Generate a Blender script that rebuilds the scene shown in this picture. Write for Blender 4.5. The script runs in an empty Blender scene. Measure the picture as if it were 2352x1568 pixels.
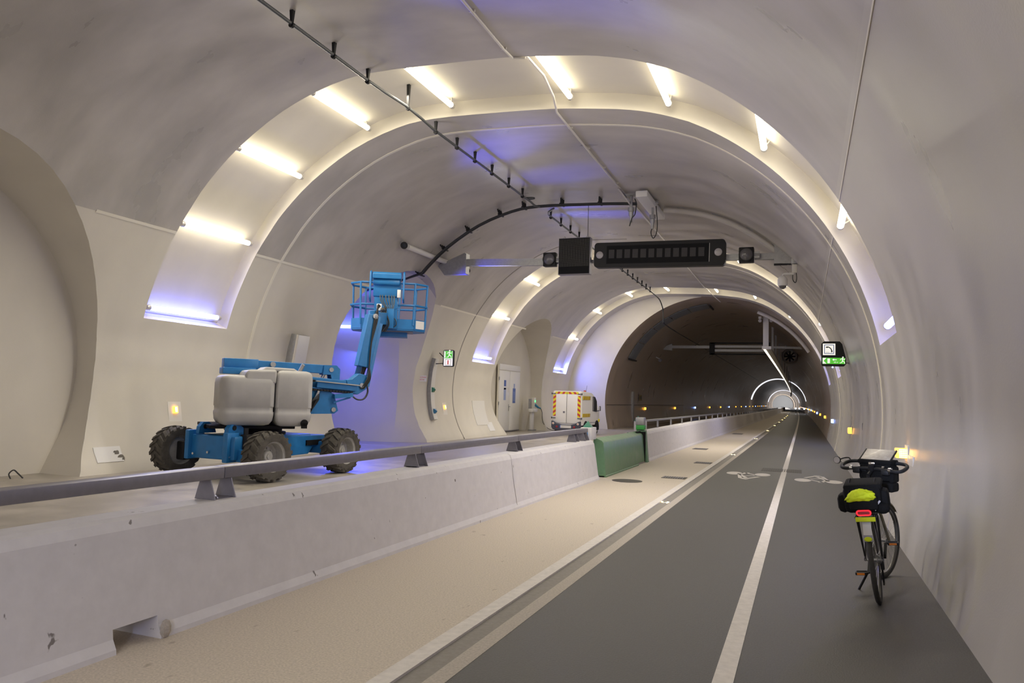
import bpy, bmesh, math, random
from mathutils import Vector, Matrix
from math import sin, cos, pi, radians, sqrt
random.seed(7)
SC = bpy.context.scene
COL = SC.collection
V = Vector

# ------------------------------------------------------------------ helpers
def lin(c):
    return tuple((x/12.92 if x <= .04045 else ((x+.055)/1.055)**2.4) for x in c)
def rgb(r, g, b):
    return lin((r/255, g/255, b/255)) + (1.0,)

class MB:
    """collects shapes, built into one mesh"""
    def __init__(s, M=None):
        s.v = []; s.f = []; s.M = M or Matrix.Identity(4)
    def add(s, vs, fs):
        n = len(s.v)
        s.v += [s.M @ V(p) for p in vs]
        s.f += [tuple(i+n for i in f) for f in fs]
        return s
    def box(s, c, d, R=None):
        x, y, z = d[0]/2, d[1]/2, d[2]/2
        vs = [V((i, j, k)) for i in (-x, x) for j in (-y, y) for k in (-z, z)]
        if R is not None: vs = [R @ p for p in vs]
        vs = [p + V(c) for p in vs]
        return s.add(vs, [(0,1,3,2),(4,6,7,5),(0,4,5,1),(2,3,7,6),(0,2,6,4),(1,5,7,3)])
    def cbox(s, c, d, b=.01, R=None):
        """box with chamfered edges"""
        bm = bmesh.new()
        bmesh.ops.create_cube(bm, size=1)
        for v in bm.verts: v.co = V((v.co.x*d[0], v.co.y*d[1], v.co.z*d[2]))
        bmesh.ops.bevel(bm, geom=bm.edges[:], offset=b, segments=2, profile=.5, affect='EDGES')
        bm.verts.index_update()
        vs = [v.co.copy() for v in bm.verts]; fs = [tuple(v.index for v in f.verts) for f in bm.faces]
        bm.free()
        if R is not None: vs = [R @ p for p in vs]
        return s.add([p+V(c) for p in vs], fs)
    def span(s, a, b, w, h, up=(0,0,1)):
        """square bar from a to b"""
        a, b = V(a), V(b); d = (b-a); L = d.length; d.normalize()
        u = V(up)
        if abs(d.dot(u)) > .98: u = V((1,0,0))
        x = d.cross(u).normalized(); z = x.cross(d)
        R = Matrix((x, d, z)).transposed()
        return s.box((a+b)/2, (w, L, h), R)
    def cyl(s, a, b, r, r2=None, n=16, cap=True):
        a, b = V(a), V(b); d = (b-a).normalized()
        u = V((0,0,1)) if abs(d.z) < .9 else V((1,0,0))
        x = d.cross(u).normalized(); y = d.cross(x)
        r2 = r if r2 is None else r2
        vs = []
        for p, q in ((a, r), (b, r2)):
            vs += [p + x*(q*cos(2*pi*i/n)) + y*(q*sin(2*pi*i/n)) for i in range(n)]
        fs = [(i, (i+1) % n, n+(i+1) % n, n+i) for i in range(n)]
        if cap: fs += [tuple(range(n-1, -1, -1)), tuple(range(n, 2*n))]
        return s.add(vs, fs)
    def tube(s, pts, r, n=8, closed=False, flat=None):
        pts = [V(p) for p in pts]; m = len(pts)
        vs = []; prev = None
        for i, p in enumerate(pts):
            if closed: d = pts[(i+1) % m]-pts[i-1]
            else: d = pts[min(i+1, m-1)]-pts[max(i-1, 0)]
            d.normalize()
            if prev is None:
                u = V((0,0,1)) if abs(d.z) < .9 else V((1,0,0))
                x = d.cross(u).normalized()
            else:
                x = (prev - d*prev.dot(d)).normalized()
            prev = x; y = d.cross(x)
            rr = r[i] if isinstance(r, (list, tuple)) else r
            vs += [p + x*(rr*cos(2*pi*k/n)) + y*((flat or 1)*rr*sin(2*pi*k/n)) for k in range(n)]
        fs = []
        for i in range(m if closed else m-1):
            j = (i+1) % m
            fs += [(i*n+k, i*n+(k+1) % n, j*n+(k+1) % n, j*n+k) for k in range(n)]
        if not closed:
            fs += [tuple(range(n-1, -1, -1)), tuple(range((m-1)*n, m*n))]
        return s.add(vs, fs)
    def lathe(s, prof, n=24, c=(0,0,0), R=None, caps=True):
        """prof: list of (radius, height) about local z"""
        vs = []; m = len(prof)
        for i in range(n):
            a = 2*pi*i/n
            vs += [V((r*cos(a), r*sin(a), h)) for r, h in prof]
        if R is not None: vs = [R @ p for p in vs]
        vs = [p+V(c) for p in vs]
        fs = []
        for i in range(n):
            j = (i+1) % n
            for k in range(m-1):
                fs.append((i*m+k, j*m+k, j*m+k+1, i*m+k+1))
        if caps and prof[0][0] > 1e-6: fs.append(tuple(i*m for i in range(n-1, -1, -1)))
        if caps and prof[-1][0] > 1e-6: fs.append(tuple(i*m+m-1 for i in range(n)))
        return s.add(vs, fs)
    def prism(s, poly, ax, lo, hi):
        """polygon (2-D) extruded along axis ax from lo to hi"""
        def P(p, t):
            return (t, p[0], p[1]) if ax == 0 else ((p[0], t, p[1]) if ax == 1 else (p[0], p[1], t))
        n = len(poly)
        vs = [P(p, lo) for p in poly] + [P(p, hi) for p in poly]
        fs = [(i, (i+1) % n, n+(i+1) % n, n+i) for i in range(n)] + [tuple(range(n-1, -1, -1)), tuple(range(n, 2*n))]
        return s.add(vs, fs)
    def sweep(s, rows, closed_u=False, closed_v=False):
        """grid of points -> quads"""
        m = len(rows); n = len(rows[0])
        vs = [p for r in rows for p in r]; fs = []
        for i in range(m if closed_u else m-1):
            for j in range(n if closed_v else n-1):
                a, b = (i+1) % m, (j+1) % n
                fs.append((i*n+j, i*n+b, a*n+b, a*n+j))
        return s.add(vs, fs)
    def ball(s, c, r, n=12, m=8):
        prof = [(sin(pi*k/m), -cos(pi*k/m)) for k in range(m+1)]
        rr = r if isinstance(r, (tuple, list)) else (r, r, r)
        vs = []; fs = []
        rows = []
        for i in range(n):
            a = 2*pi*i/n
            rows.append([V((c[0]+p*cos(a)*rr[0], c[1]+p*sin(a)*rr[1], c[2]+h*rr[2])) for p, h in prof])
        return s.sweep(rows, closed_u=True)
    def build(s, name, mat, parent=None, smooth=35, bevel=0, label=None, fix=True):
        me = bpy.data.meshes.new(name)
        me.from_pydata([tuple(p) for p in s.v], [], s.f)
        if fix:
            bm = bmesh.new(); bm.from_mesh(me)
            bmesh.ops.remove_doubles(bm, verts=bm.verts, dist=1e-5)
            bmesh.ops.recalc_face_normals(bm, faces=bm.faces)
            bm.to_mesh(me); bm.free()
        me.materials.append(mat)
        if smooth:
            for p in me.polygons: p.use_smooth = True
            me.set_sharp_from_angle(angle=radians(smooth))
        o = bpy.data.objects.new(name, me); COL.objects.link(o)
        if parent is not None: o.parent = parent
        if bevel:
            b = o.modifiers.new('bevel', 'BEVEL'); b.width = bevel; b.segments = 2; b.limit_method = 'ANGLE'; b.angle_limit = radians(40)
        if label: o['label'] = label
        return o

def tag(o, label, cat, group=None, kind=None):
    o['label'] = label; o['category'] = cat
    if group: o['group'] = group
    if kind: o['kind'] = kind
    return o
def thing(name, label, cat, loc=(0,0,0), rot=(0,0,0), group=None):
    o = bpy.data.objects.new(name, None); COL.objects.link(o)
    o.empty_display_size = .2
    o.location = loc; o.rotation_euler = rot
    return tag(o, label, cat, group)
def struct(o, label=None):
    o['kind'] = 'structure'
    if label: o['label'] = label
    return o
def dup(root, loc=None, rot=None, label=None, group=None):
    r = root.copy(); COL.objects.link(r)
    if loc is not None: r.location = loc
    if rot is not None: r.rotation_euler = rot
    if label: r['label'] = label
    if group: r['group'] = group
    for ch in list(root.children):
        c = ch.copy(); COL.objects.link(c); c.parent = r
        for g in list(ch.children):
            d = g.copy(); COL.objects.link(d); d.parent = c
    return r
def text(name, body, size, mat, parent, loc, rot, ext=.001):
    cu = bpy.data.curves.new(name, 'FONT'); cu.body = body; cu.size = size; cu.extrude = ext
    cu.align_x = 'CENTER'; cu.align_y = 'CENTER'
    tmp = bpy.data.objects.new('tmp', cu); COL.objects.link(tmp)
    me = bpy.data.meshes.new_from_object(tmp.evaluated_get(bpy.context.evaluated_depsgraph_get()))
    bpy.data.objects.remove(tmp); me.name = name
    o = bpy.data.objects.new(name, me); COL.objects.link(o); o.parent = parent
    o.location = loc; o.rotation_euler = rot; me.materials.clear(); me.materials.append(mat)
    return o
def Rz(a): return Matrix.Rotation(radians(a), 3, 'Z')
def Rx(a): return Matrix.Rotation(radians(a), 3, 'X')
def Ry(a): return Matrix.Rotation(radians(a), 3, 'Y')
def catmull(P, n=8, closed=False):
    P = [V(p) for p in P]; out = []
    m = len(P)
    for i in range(m if closed else m-1):
        g = lambda k: P[k % m] if closed else P[max(0, min(m-1, k))]
        a, b, c, d = g(i-1), g(i), g(i+1), g(i+2)
        for k in range(n):
            t = k/n
            out.append(.5*((2*b)+(c-a)*t+(2*a-5*b+4*c-d)*t*t+(3*b-a-3*c+d)*t**3))
    if not closed: out.append(P[-1])
    return out

# ------------------------------------------------------------------ materials
def mat(name, col, rough=.5, metal=0, var=0, scale=8, bump=0, spec=.5, emit=None, estr=0, col2=None, stretch=None, coat=0, rvar=0, detail=6):
    m = bpy.data.materials.new(name); m.use_nodes = True
    nt = m.node_tree; b = nt.nodes['Principled BSDF']
    b.inputs['Base Color'].default_value = col
    b.inputs['Roughness'].default_value = rough
    b.inputs['Metallic'].default_value = metal
    b.inputs['Specular IOR Level'].default_value = spec
    b.inputs['Coat Weight'].default_value = coat
    if emit:
        b.inputs['Emission Color'].default_value = emit; b.inputs['Emission Strength'].default_value = estr
    if var or bump or rvar:
        tc = nt.nodes.new('ShaderNodeTexCoord'); mp = nt.nodes.new('ShaderNodeMapping')
        nt.links.new(tc.outputs['Object'], mp.inputs['Vector'])
        if stretch: mp.inputs['Scale'].default_value = stretch
        nz = nt.nodes.new('ShaderNodeTexNoise'); nz.inputs['Scale'].default_value = scale; nz.inputs['Detail'].default_value = detail; nz.inputs['Roughness'].default_value = .62
        nt.links.new(mp.outputs['Vector'], nz.inputs['Vector'])
        if var:
            r = nt.nodes.new('ShaderNodeValToRGB')
            r.color_ramp.elements[0].position = .3; r.color_ramp.elements[1].position = .7
            c2 = col2 or tuple(x*(1-var) for x in col[:3]) + (1,)
            r.color_ramp.elements[0].color = c2; r.color_ramp.elements[1].color = col
            nt.links.new(nz.outputs['Fac'], r.inputs['Fac']); nt.links.new(r.outputs['Color'], b.inputs['Base Color'])
        if rvar:
            mr = nt.nodes.new('ShaderNodeMapRange')
            mr.inputs['From Min'].default_value = .3; mr.inputs['From Max'].default_value = .7
            mr.inputs['To Min'].default_value = max(.05, rough-rvar); mr.inputs['To Max'].default_value = min(1, rough+rvar)
            nt.links.new(nz.outputs['Fac'], mr.inputs['Value']); nt.links.new(mr.outputs['Result'], b.inputs['Roughness'])
        if bump:
            bp = nt.nodes.new('ShaderNodeBump'); bp.inputs['Strength'].default_value = bump; bp.inputs['Distance'].default_value = .02
            nt.links.new(nz.outputs['Fac'], bp.inputs['Height']); nt.links.new(bp.outputs['Normal'], b.inputs['Normal'])
    return m

def flecks(m, scale, lo, hi, dark, stretch=(1,1,1)):
    """small dark scuffs and chips scattered over a surface"""
    nt = m.node_tree; b = nt.nodes['Principled BSDF']; L = nt.links.new
    tc = nt.nodes.new('ShaderNodeTexCoord'); mp = nt.nodes.new('ShaderNodeMapping'); mp.inputs['Scale'].default_value = stretch
    n = nt.nodes.new('ShaderNodeTexNoise'); n.inputs['Scale'].default_value = scale; n.inputs['Detail'].default_value = 3
    r = nt.nodes.new('ShaderNodeValToRGB'); r.color_ramp.elements[0].position = lo; r.color_ramp.elements[1].position = hi
    r.color_ramp.elements[0].color = (0,0,0,1); r.color_ramp.elements[1].color = (1,1,1,1)
    mx = nt.nodes.new('ShaderNodeMix'); mx.data_type = 'RGBA'
    L(tc.outputs['Object'], mp.inputs['Vector']); L(mp.outputs['Vector'], n.inputs['Vector']); L(n.outputs['Fac'], r.inputs['Fac']); L(r.outputs['Color'], mx.inputs['Factor'])
    src = b.inputs['Base Color'].links[0].from_socket
    L(src, mx.inputs[6]); mx.inputs[7].default_value = dark; L(mx.outputs[2], b.inputs['Base Color'])

def wall_mat(name, col, glossy, lo=None):
    """painted concrete lining: large soft stains, fine grain, smooth sealed coat with trowel marks that run around the vault"""
    m = bpy.data.materials.new(name); m.use_nodes = True
    nt = m.node_tree; b = nt.nodes['Principled BSDF']; L = nt.links.new
    tc = nt.nodes.new('ShaderNodeTexCoord')
    n1 = nt.nodes.new('ShaderNodeTexNoise'); n1.inputs['Scale'].default_value = .55; n1.inputs['Detail'].default_value = 5
    n2 = nt.nodes.new('ShaderNodeTexNoise'); n2.inputs['Scale'].default_value = 60; n2.inputs['Detail'].default_value = 4
    mp = nt.nodes.new('ShaderNodeMapping'); mp.inputs['Scale'].default_value = (.45, 1.0, .45)
    n3 = nt.nodes.new('ShaderNodeTexNoise'); n3.inputs['Scale'].default_value = 1.3; n3.inputs['Detail'].default_value = 5; n3.inputs['Roughness'].default_value = .5; n3.inputs['Distortion'].default_value = .2
    L(tc.outputs['Object'], n1.inputs['Vector']); L(tc.outputs['Object'], n2.inputs['Vector'])
    L(tc.outputs['Object'], mp.inputs['Vector']); L(mp.outputs['Vector'], n3.inputs['Vector'])
    r = nt.nodes.new('ShaderNodeValToRGB'); r.color_ramp.elements[0].position = .3; r.color_ramp.elements[1].position = .7
    r.color_ramp.elements[0].color = tuple(x*.9 for x in col[:3])+(1,); r.color_ramp.elements[1].color = col
    L(n1.outputs['Fac'], r.inputs['Fac'])
    mx = nt.nodes.new('ShaderNodeMix'); mx.data_type = 'RGBA'; mx.blend_type = 'MULTIPLY'; mx.inputs['Factor'].default_value = 1
    r3 = nt.nodes.new('ShaderNodeValToRGB'); r3.color_ramp.elements[0].position = .22; r3.color_ramp.elements[1].position = .78; r3.color_ramp.interpolation = 'EASE'
    lo = lo or (.70 if glossy else .93)
    r3.color_ramp.elements[0].color = (lo, lo, lo, 1); r3.color_ramp.elements[1].color = (1, 1, 1, 1)
    L(n3.outputs['Fac'], r3.inputs['Fac'])
    L(r.outputs['Color'], mx.inputs[6]); L(r3.outputs['Color'], mx.inputs[7]); L(mx.outputs[2], b.inputs['Base Color'])
    mr = nt.nodes.new('ShaderNodeMapRange'); mr.inputs['From Min'].default_value = .2; mr.inputs['From Max'].default_value = .8
    mr.inputs['To Min'].default_value = .22 if glossy else .5; mr.inputs['To Max'].default_value = .47 if glossy else .65
    L(n3.outputs['Fac'], mr.inputs['Value']); L(mr.outputs['Result'], b.inputs['Roughness'])
    b.inputs['Specular IOR Level'].default_value = .55 if glossy else .35
    bp = nt.nodes.new('ShaderNodeBump'); bp.inputs['Strength'].default_value = .06; bp.inputs['Distance'].default_value = .02
    bp2 = nt.nodes.new('ShaderNodeBump'); bp2.inputs['Strength'].default_value = .02 if glossy else .01; bp2.inputs['Distance'].default_value = .05
    L(n2.outputs['Fac'], bp.inputs['Height']); L(n3.outputs['Fac'], bp2.inputs['Height']); L(bp.outputs['Normal'], bp2.inputs['Normal']); L(bp2.outputs['Normal'], b.inputs['Normal'])
    return m

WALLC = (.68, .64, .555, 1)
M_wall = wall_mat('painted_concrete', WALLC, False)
M_vault = wall_mat('sealed_concrete_vault', (.57, .535, .485, 1), True)
M_rwall = wall_mat('sealed_concrete_wall', (.56, .53, .475, 1), True, .84)
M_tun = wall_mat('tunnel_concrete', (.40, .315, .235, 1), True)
M_joint = mat('joint_filler', (.74, .70, .60, 1), .5)
M_jdark = mat('joint_dark', (.28, .26, .23, 1), .7)  # dark tone of joints and seams
M_asph = mat('asphalt', (.070, .066, .061, 1), .5, var=.55, scale=85, bump=.35, rvar=.1, spec=.5)
M_walk = mat('pale_concrete_walkway', (.70, .62, .51, 1), .7, var=.34, scale=70, bump=.25)
M_lane = mat('service_lane_concrete', (.42, .38, .33, 1), .45, var=.45, scale=1.6, bump=.05, rvar=.12)
M_gut = mat('gutter_concrete', (.27, .25, .22, 1), .7, var=.2, scale=30, bump=.1)
M_band = mat('kerb_band', (.50, .45, .385, 1), .7, var=.3, scale=60, bump=.2)
M_paint = mat('white_road_paint', (.74, .70, .65, 1), .6, var=.2, scale=14)
M_bar = mat('barrier_concrete', (.70, .68, .68, 1), .65, var=.10, scale=7, bump=.06)
flecks(M_bar, 9, .715, .74, (.22,.20,.19,1), (1,1,.8)); flecks(M_walk, 7, .68, .76, (.40,.34,.27,1), (1.6,.8,1)); flecks(M_lane, 2.2, .62, .8, (.24,.22,.19,1))
M_steel = mat('grey_painted_steel', (.22, .21, .235, 1), .45, metal=.3, var=.12, scale=20)
M_zinc = mat('galvanised_steel', (.42, .42, .42, 1), .42, metal=.6, var=.2, scale=12)
M_white = mat('white_enamel', (.74, .73, .71, 1), .4)
M_whitew = mat('warm_white_enamel', (.70, .68, .63, 1), .42)
M_black = mat('black_plastic', (.012, .012, .013, 1), .55, spec=.3)
M_blackm = mat('black_matte', (.009, .009, .010, 1), .8, spec=.2)
M_cable = mat('black_cable', (.022, .024, .025, 1), .5)
M_gcable = mat('grey_cable', (.075, .08, .08, 1), .5)
M_cond = mat('white_conduit', (.60, .57, .52, 1), .45)
M_warm = mat('warm_tube_glow', (1, .95, .85, 1), .4, emit=(1, .91, .68, 1), estr=10)
M_cool = mat('blue_tube_glow', (.8, .85, 1, 1), .4, emit=(.11, .15, 1, 1), estr=18)
M_blue = mat('deep_blue_tube_glow', (.7, .8, 1, 1), .4, emit=(.10, .15, 1, 1), estr=16)
M_cap = mat('lamp_end_cap', (.55, .53, .5, 1), .35, metal=.3)
M_amber = mat('amber_lens_lit', (1, .5, .1, 1), .3, emit=(1, .42, .04, 1), estr=5)
M_ambw = mat('amber_core_lit', (1, .8, .4, 1), .3, emit=(1, .72, .25, 1), estr=9)
M_bluel = mat('blue_lens_lit', (.3, .5, 1, 1), .3, emit=(.2, .35, 1, 1), estr=12)
M_green = mat('green_painted_steel', (.15, .29, .16, 1), .42, var=.25, scale=5, rvar=.1)
M_greenb = mat('bright_green_paint', (.05, .36, .07, 1), .45)
M_pyr = mat('teal_green_reflector', (.01, .16, .10, 1), .4)
M_lift = mat('blue_lift_paint', (.018, .185, .47, 1), .42, var=.2, scale=6, rvar=.08, spec=.5)
M_hood = mat('grey_hood_plastic', (.46, .45, .43, 1), .55, var=.22, scale=1.7, bump=.03)
M_tyre = mat('worn_tyre_rubber', (.10, .09, .075, 1), .85, var=.45, scale=9, bump=.15)
M_rim = mat('grey_rim_paint', (.42, .41, .38, 1), .5, var=.25, scale=14)
M_chrome = mat('chrome', (.75, .75, .76, 1), .18, metal=1)
M_orange = mat('orange_reflector', (.85, .25, .02, 1), .35)
M_hiv = mat('hi_vis_yellow_cloth', (.68, .80, .012, 1), .75, var=.2, scale=30, bump=.2, emit=(.68, .74, .015, 1), estr=0)
M_fabric = mat('black_nylon', (.011, .011, .011, 1), .9, spec=.15, var=.4, scale=120, bump=.3)
M_red = mat('red_lens_lit', (.8, .02, .02, 1), .3, emit=(1, .015, .03, 1), estr=2.4)
M_redd = mat('red_lens', (.25, .005, .012, 1), .25)
M_glass = mat('dark_glass', (.03, .035, .045, 1), .08)
M_lensg = mat('frosted_lens', (.42, .40, .40, 1), .2, coat=.5)
M_lensd = mat('smoked_lens', (.11, .105, .11, 1), .15, coat=.6)
M_grate = mat('cast_iron_grate', (.075, .068, .055, 1), .7, var=.3, scale=40)
M_poster = mat('blue_notice', (.10, .16, .42, 1), .6)
M_postl = mat('pale_blue_notice', (.30, .36, .58, 1), .6)
M_signg = mat('green_sign_lit', (.1, .5, .08, 1), .4, emit=(.10, .62, .03, 1), estr=.75)
M_signw = mat('white_sign_lit', (.9, .9, .88, 1), .4, emit=(1, .97, .90, 1), estr=.85)
M_signr = mat('red_sign_ink', (.7, .08, .05, 1), .4, emit=(.8, .08, .05, 1), estr=.4)
M_signb = mat('blue_sign_ink', (.08, .16, .40, 1), .4, emit=(.08, .16, .40, 1), estr=.3)
M_ink = mat('black_ink', (.012, .014, .014, 1), .5)
M_redt = mat('red_lettering', (.65, .09, .10, 1), .6)
M_van = mat('white_van_paint', (.76, .74, .70, 1), .35, coat=.3)
M_vbump = mat('navy_bumper_plastic', (.05, .052, .075, 1), .6)
M_yel = mat('yellow_reflective', (.72, .62, .01, 1), .45)
M_redc = mat('red_reflective', (.50, .045, .035, 1), .45)
M_dk = mat('dark_brown_reflective', (.22, .045, .03, 1), .5)
M_plate = mat('number_plate', (.62, .60, .57, 1), .45)
M_led = mat('led_lens_lit', (1, .95, .85, 1), .4, emit=(1, .88, .68, 1), estr=3.2)
M_arc = mat('arch_light_lit', (.9, .9, 1, 1), .4, emit=(.86, .89, 1, 1), estr=1.6)
M_hl = mat('headlight_lit', (1, 1, 1, 1), .3, emit=(.85, .9, 1, 1), estr=30)
M_panelg = mat('mesh_screen_panel', (.17, .185, .20, 1), .4, var=.2, scale=3)
# ------------------------------------------------------------------ cavern and tunnel shell
LEFTP = [(-11.6,0),(-11.82,.35),(-11.98,.7),(-12.09,1.05),(-12.15,1.43),(-12.17,1.8),(-12.15,2.1),(-12.11,2.5),(-12.02,2.87),(-11.9,3.3),(-11.75,3.7),(-11.54,4.15),(-11.31,4.57),(-10.97,5.05),(-10.6,5.5),(-9.9,6.12),(-8.9,6.72),(-7.85,7.08),(-7.0,7.18),(-5.7,7.15),(-4.5,7.09),(-3.6,6.99),(-2.95,6.89),(-2.4,6.745),(-1.9,6.555)]
TC, TZ, TR = -4.42, 1.5, 5.65      # circle of the running tunnel
def circ(a, d=0): return (TC+(TR+d)*cos(a), TZ+(TR+d)*sin(a))
prof = [V((p[0], p[1], 0)) for p in LEFTP]
prof = [(p.x, p.y) for p in catmull(prof, 3)]
a0 = math.atan2(6.42-TZ, -1.6-TC)
azs = math.asin((4.45-TZ)/TR)
a1 = math.asin(-TZ/TR)
right = [circ(a0+(azs-a0)*k/18) for k in range(19)] + [circ(azs+(a1-azs)*k/18) for k in range(1, 19)]
# the cavern base on the right stands at the road edge
right = [(x, z) for x, z in right]
PROF = prof + right
def pnormal(i):
    a = V(PROF[max(0, i-1)]+(0,)); b = V(PROF[min(len(PROF)-1, i+1)]+(0,))
    d = (b-a).normalized()
    return (-d.y, d.x)       # outward for a left-to-right profile
# check the sign: outward at the top must point up
_i = min(range(len(PROF)), key=lambda k: abs(PROF[k][0]+5.7))
SG = 1 if pnormal(_i)[1] > 0 else -1
def off(i, d):
    n = pnormal(i); p = PROF[i]
    return (p[0]+SG*n[0]*d, p[1]+SG*n[1]*d)
def nearest(x, z):
    return min(range(len(PROF)), key=lambda k: (PROF[k][0]-x)**2+(PROF[k][1]-z)**2)
def onprof(x, z, d=0):
    """point on the profile polyline nearest to (x,z), moved outward by d; also its outward normal"""
    best = None
    for i in range(len(PROF)-1):
        a, b = V(PROF[i]), V(PROF[i+1]); ab = b-a
        t = max(0, min(1, (V((x, z))-a).dot(ab)/ab.length_squared)); p = a+ab*t
        q = (p-V((x, z))).length
        if best is None or q < best[0]:
            n = V((-ab.y, ab.x)).normalized()*SG
            best = (q, p, n)
    p = best[1]+best[2]*d
    return (p.x, p.y), (best[2].x, best[2].y)

YB, YE, YT = -9.0, 39.5, 460.0
RINGS = [(10.75, 13.0), (26.2, 28.45), (36.2, 38.45)]
_dep = [.06]
def solid(rows, name):
    _dep[0] += .011; dp = _dep[0]
    """closed solid from successive closed loops"""
    rows = [[(q[0], q[1], -dp if q[2] < 2e-3 else q[2]) for q in r] for r in rows]
    mb = MB(); n = len(rows[0])
    mb.sweep(rows, closed_v=True)
    k = len(rows)-1
    mb.f.append(tuple(range(n))); mb.f.append(tuple(k*n+i for i in range(n-1, -1, -1)))
    return mb.build(name, M_wall, smooth=0)
ys = sorted(set([YB, -4, 0, 4, 8, 10, 13.8, 16, 19, 22, 25, 29.2, 32, 35, 39.5]))
cav = solid([[(x, y, z) for x, z in PROF] for y in ys], 'cav')
cut = []
iL = nearest(-12.05, 2.82); iR = min((k for k in range(len(PROF)) if PROF[k][0] > 0), key=lambda k: abs(PROF[k][1]-2.6))
for (y0, y1) in RINGS:
    outer = [off(i, .30) for i in range(iL, iR+1)]
    inner = [off(i, -.25) for i in range(iR, iL-1, -1)]
    # sloping sills at both feet
    outer[0] = (outer[0][0], outer[0][1]+.12); outer[-1] = (outer[-1][0], outer[-1][1]+.10)
    loop = outer+inner
    rows = [[(x, y, z) for x, z in loop] for y in (y0, y1)]
    cut.append(solid(rows, 'ring'))
def nloop(cy, cz, r, x, n=40, rz=None):
    b = math.asin(-cz/(rz or r))
    pts = []
    for k in range(n+1):
        a = b + (pi-2*b)*k/n
        pts.append((x, cy+r*cos(a), cz+(rz or r)*sin(a)))
    return pts
def bloop(cy, w_, x, n=40):
    pts = []
    for k in range(n+1):
        t = k/n
        if t < .2: pts.append((x, cy+w_*(.93+.07*min(1, t/.1)), 2.9*t/.2))
        elif t > .8: pts.append((x, cy-w_*(.93+.07*min(1, (1-t)/.1)), 2.9*(1-t)/.2))
        else:
            a_ = pi*(t-.2)/.6; pts.append((x, cy+w_*cos(a_), 2.9+1.95*sin(a_)))
    return pts
# two shallow vaulted recesses and one deep passage in the left wall
cut.append(solid([nloop(6.55, 1.95, 3.33, x) for x in (-8.4, -12.62)], 'niche'))
cut.append(solid([nloop(31.75, 1.95, 3.22, x) for x in (-8.4, -12.72)], 'niche'))
cut.append(solid([nloop(19.65, 1.95, 3.40, -8.4), nloop(19.65, 1.95, 3.32, -11.2), bloop(19.52, 1.97, -12.52), bloop(17.78, 1.95, -17.5)], 'niche'))
tl = [circ(a1+(pi-2*a1)*k/90) for k in range(91)]
tys = [39.3, 42] + [44+6.5*k for k in range(65)]
tun = solid([[(x, y, z) for x, z in tl] for y in tys], 'tunnel')
cut.append(tun)
for o in cut:
    md = cav.modifiers.new('u', 'BOOLEAN'); md.operation = 'UNION'; md.object = o; md.solver = 'EXACT'
dg = bpy.context.evaluated_depsgraph_get()
me = bpy.data.meshes.new_from_object(cav.evaluated_get(dg))
for o in cut+[cav]: bpy.data.objects.remove(o)
def bend(y): return -4.0e-5*max(0, y-42)**2
buckets = {}
for p in me.polygons:
    c = p.center; n = p.normal
    if c.z < -.05: continue
    if abs(n.y) > .9 and c.y < YB+.1: k = 'wall_back'
    elif abs(n.y) > .9 and c.y > YT-2.5: k = 'wall_end'
    elif abs(n.y) > .9 and abs(c.y-YE) < .3: k = 'wall_far'
    elif c.y > YE: k = 'wall_tunnel_left' if (c.x < TC and c.z < 4.6) else ('wall_tunnel_right' if c.z < 4.6 else 'ceiling_tunnel')
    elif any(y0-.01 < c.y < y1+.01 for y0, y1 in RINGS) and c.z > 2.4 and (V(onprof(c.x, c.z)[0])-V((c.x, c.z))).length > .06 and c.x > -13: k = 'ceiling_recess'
    elif c.x < -10.9 and c.z < 5.6 and (c.z < 4.57 or c.x < -11.36): k = 'wall_left'
    elif c.x > -2 and c.z < 4.45: k = 'wall_right'
    else: k = 'ceiling'
    buckets.setdefault(k, []).append(p)
SHELL = {}
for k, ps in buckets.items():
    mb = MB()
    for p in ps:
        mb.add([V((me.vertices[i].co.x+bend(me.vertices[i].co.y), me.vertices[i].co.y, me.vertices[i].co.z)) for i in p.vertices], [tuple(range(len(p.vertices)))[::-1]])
    m = M_white if k == 'wall_end' else M_tun if 'tunnel' in k else (M_vault if k == 'ceiling' else M_rwall if k == 'wall_right' else M_wall)  # recess takes the paler wall colour to stand in for lamp glow
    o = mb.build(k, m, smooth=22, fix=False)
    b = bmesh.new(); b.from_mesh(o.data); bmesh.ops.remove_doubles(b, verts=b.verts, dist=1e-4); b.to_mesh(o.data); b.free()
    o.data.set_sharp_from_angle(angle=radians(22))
    SHELL[k] = struct(o, {'wall_left': 'white curved concrete wall with arched recesses along the service lane', 'wall_right': 'smooth white curved concrete wall beside the cycle lane', 'ceiling': 'white concrete vault with recessed light arches', 'ceiling_recess': 'recessed bands round the vault holding the tubes, paler colour standing in for lamp light', 'wall_far': 'white end wall of the wide hall around the tunnel mouth', 'wall_tunnel_left': 'dark left concrete wall of the running tunnel', 'wall_tunnel_right': 'dark right concrete wall of the running tunnel', 'ceiling_tunnel': 'dark concrete vault of the running tunnel', 'wall_back': 'plain white wall closing the hall behind the viewer', 'wall_end': 'far end wall of the tunnel'}[k])
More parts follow.
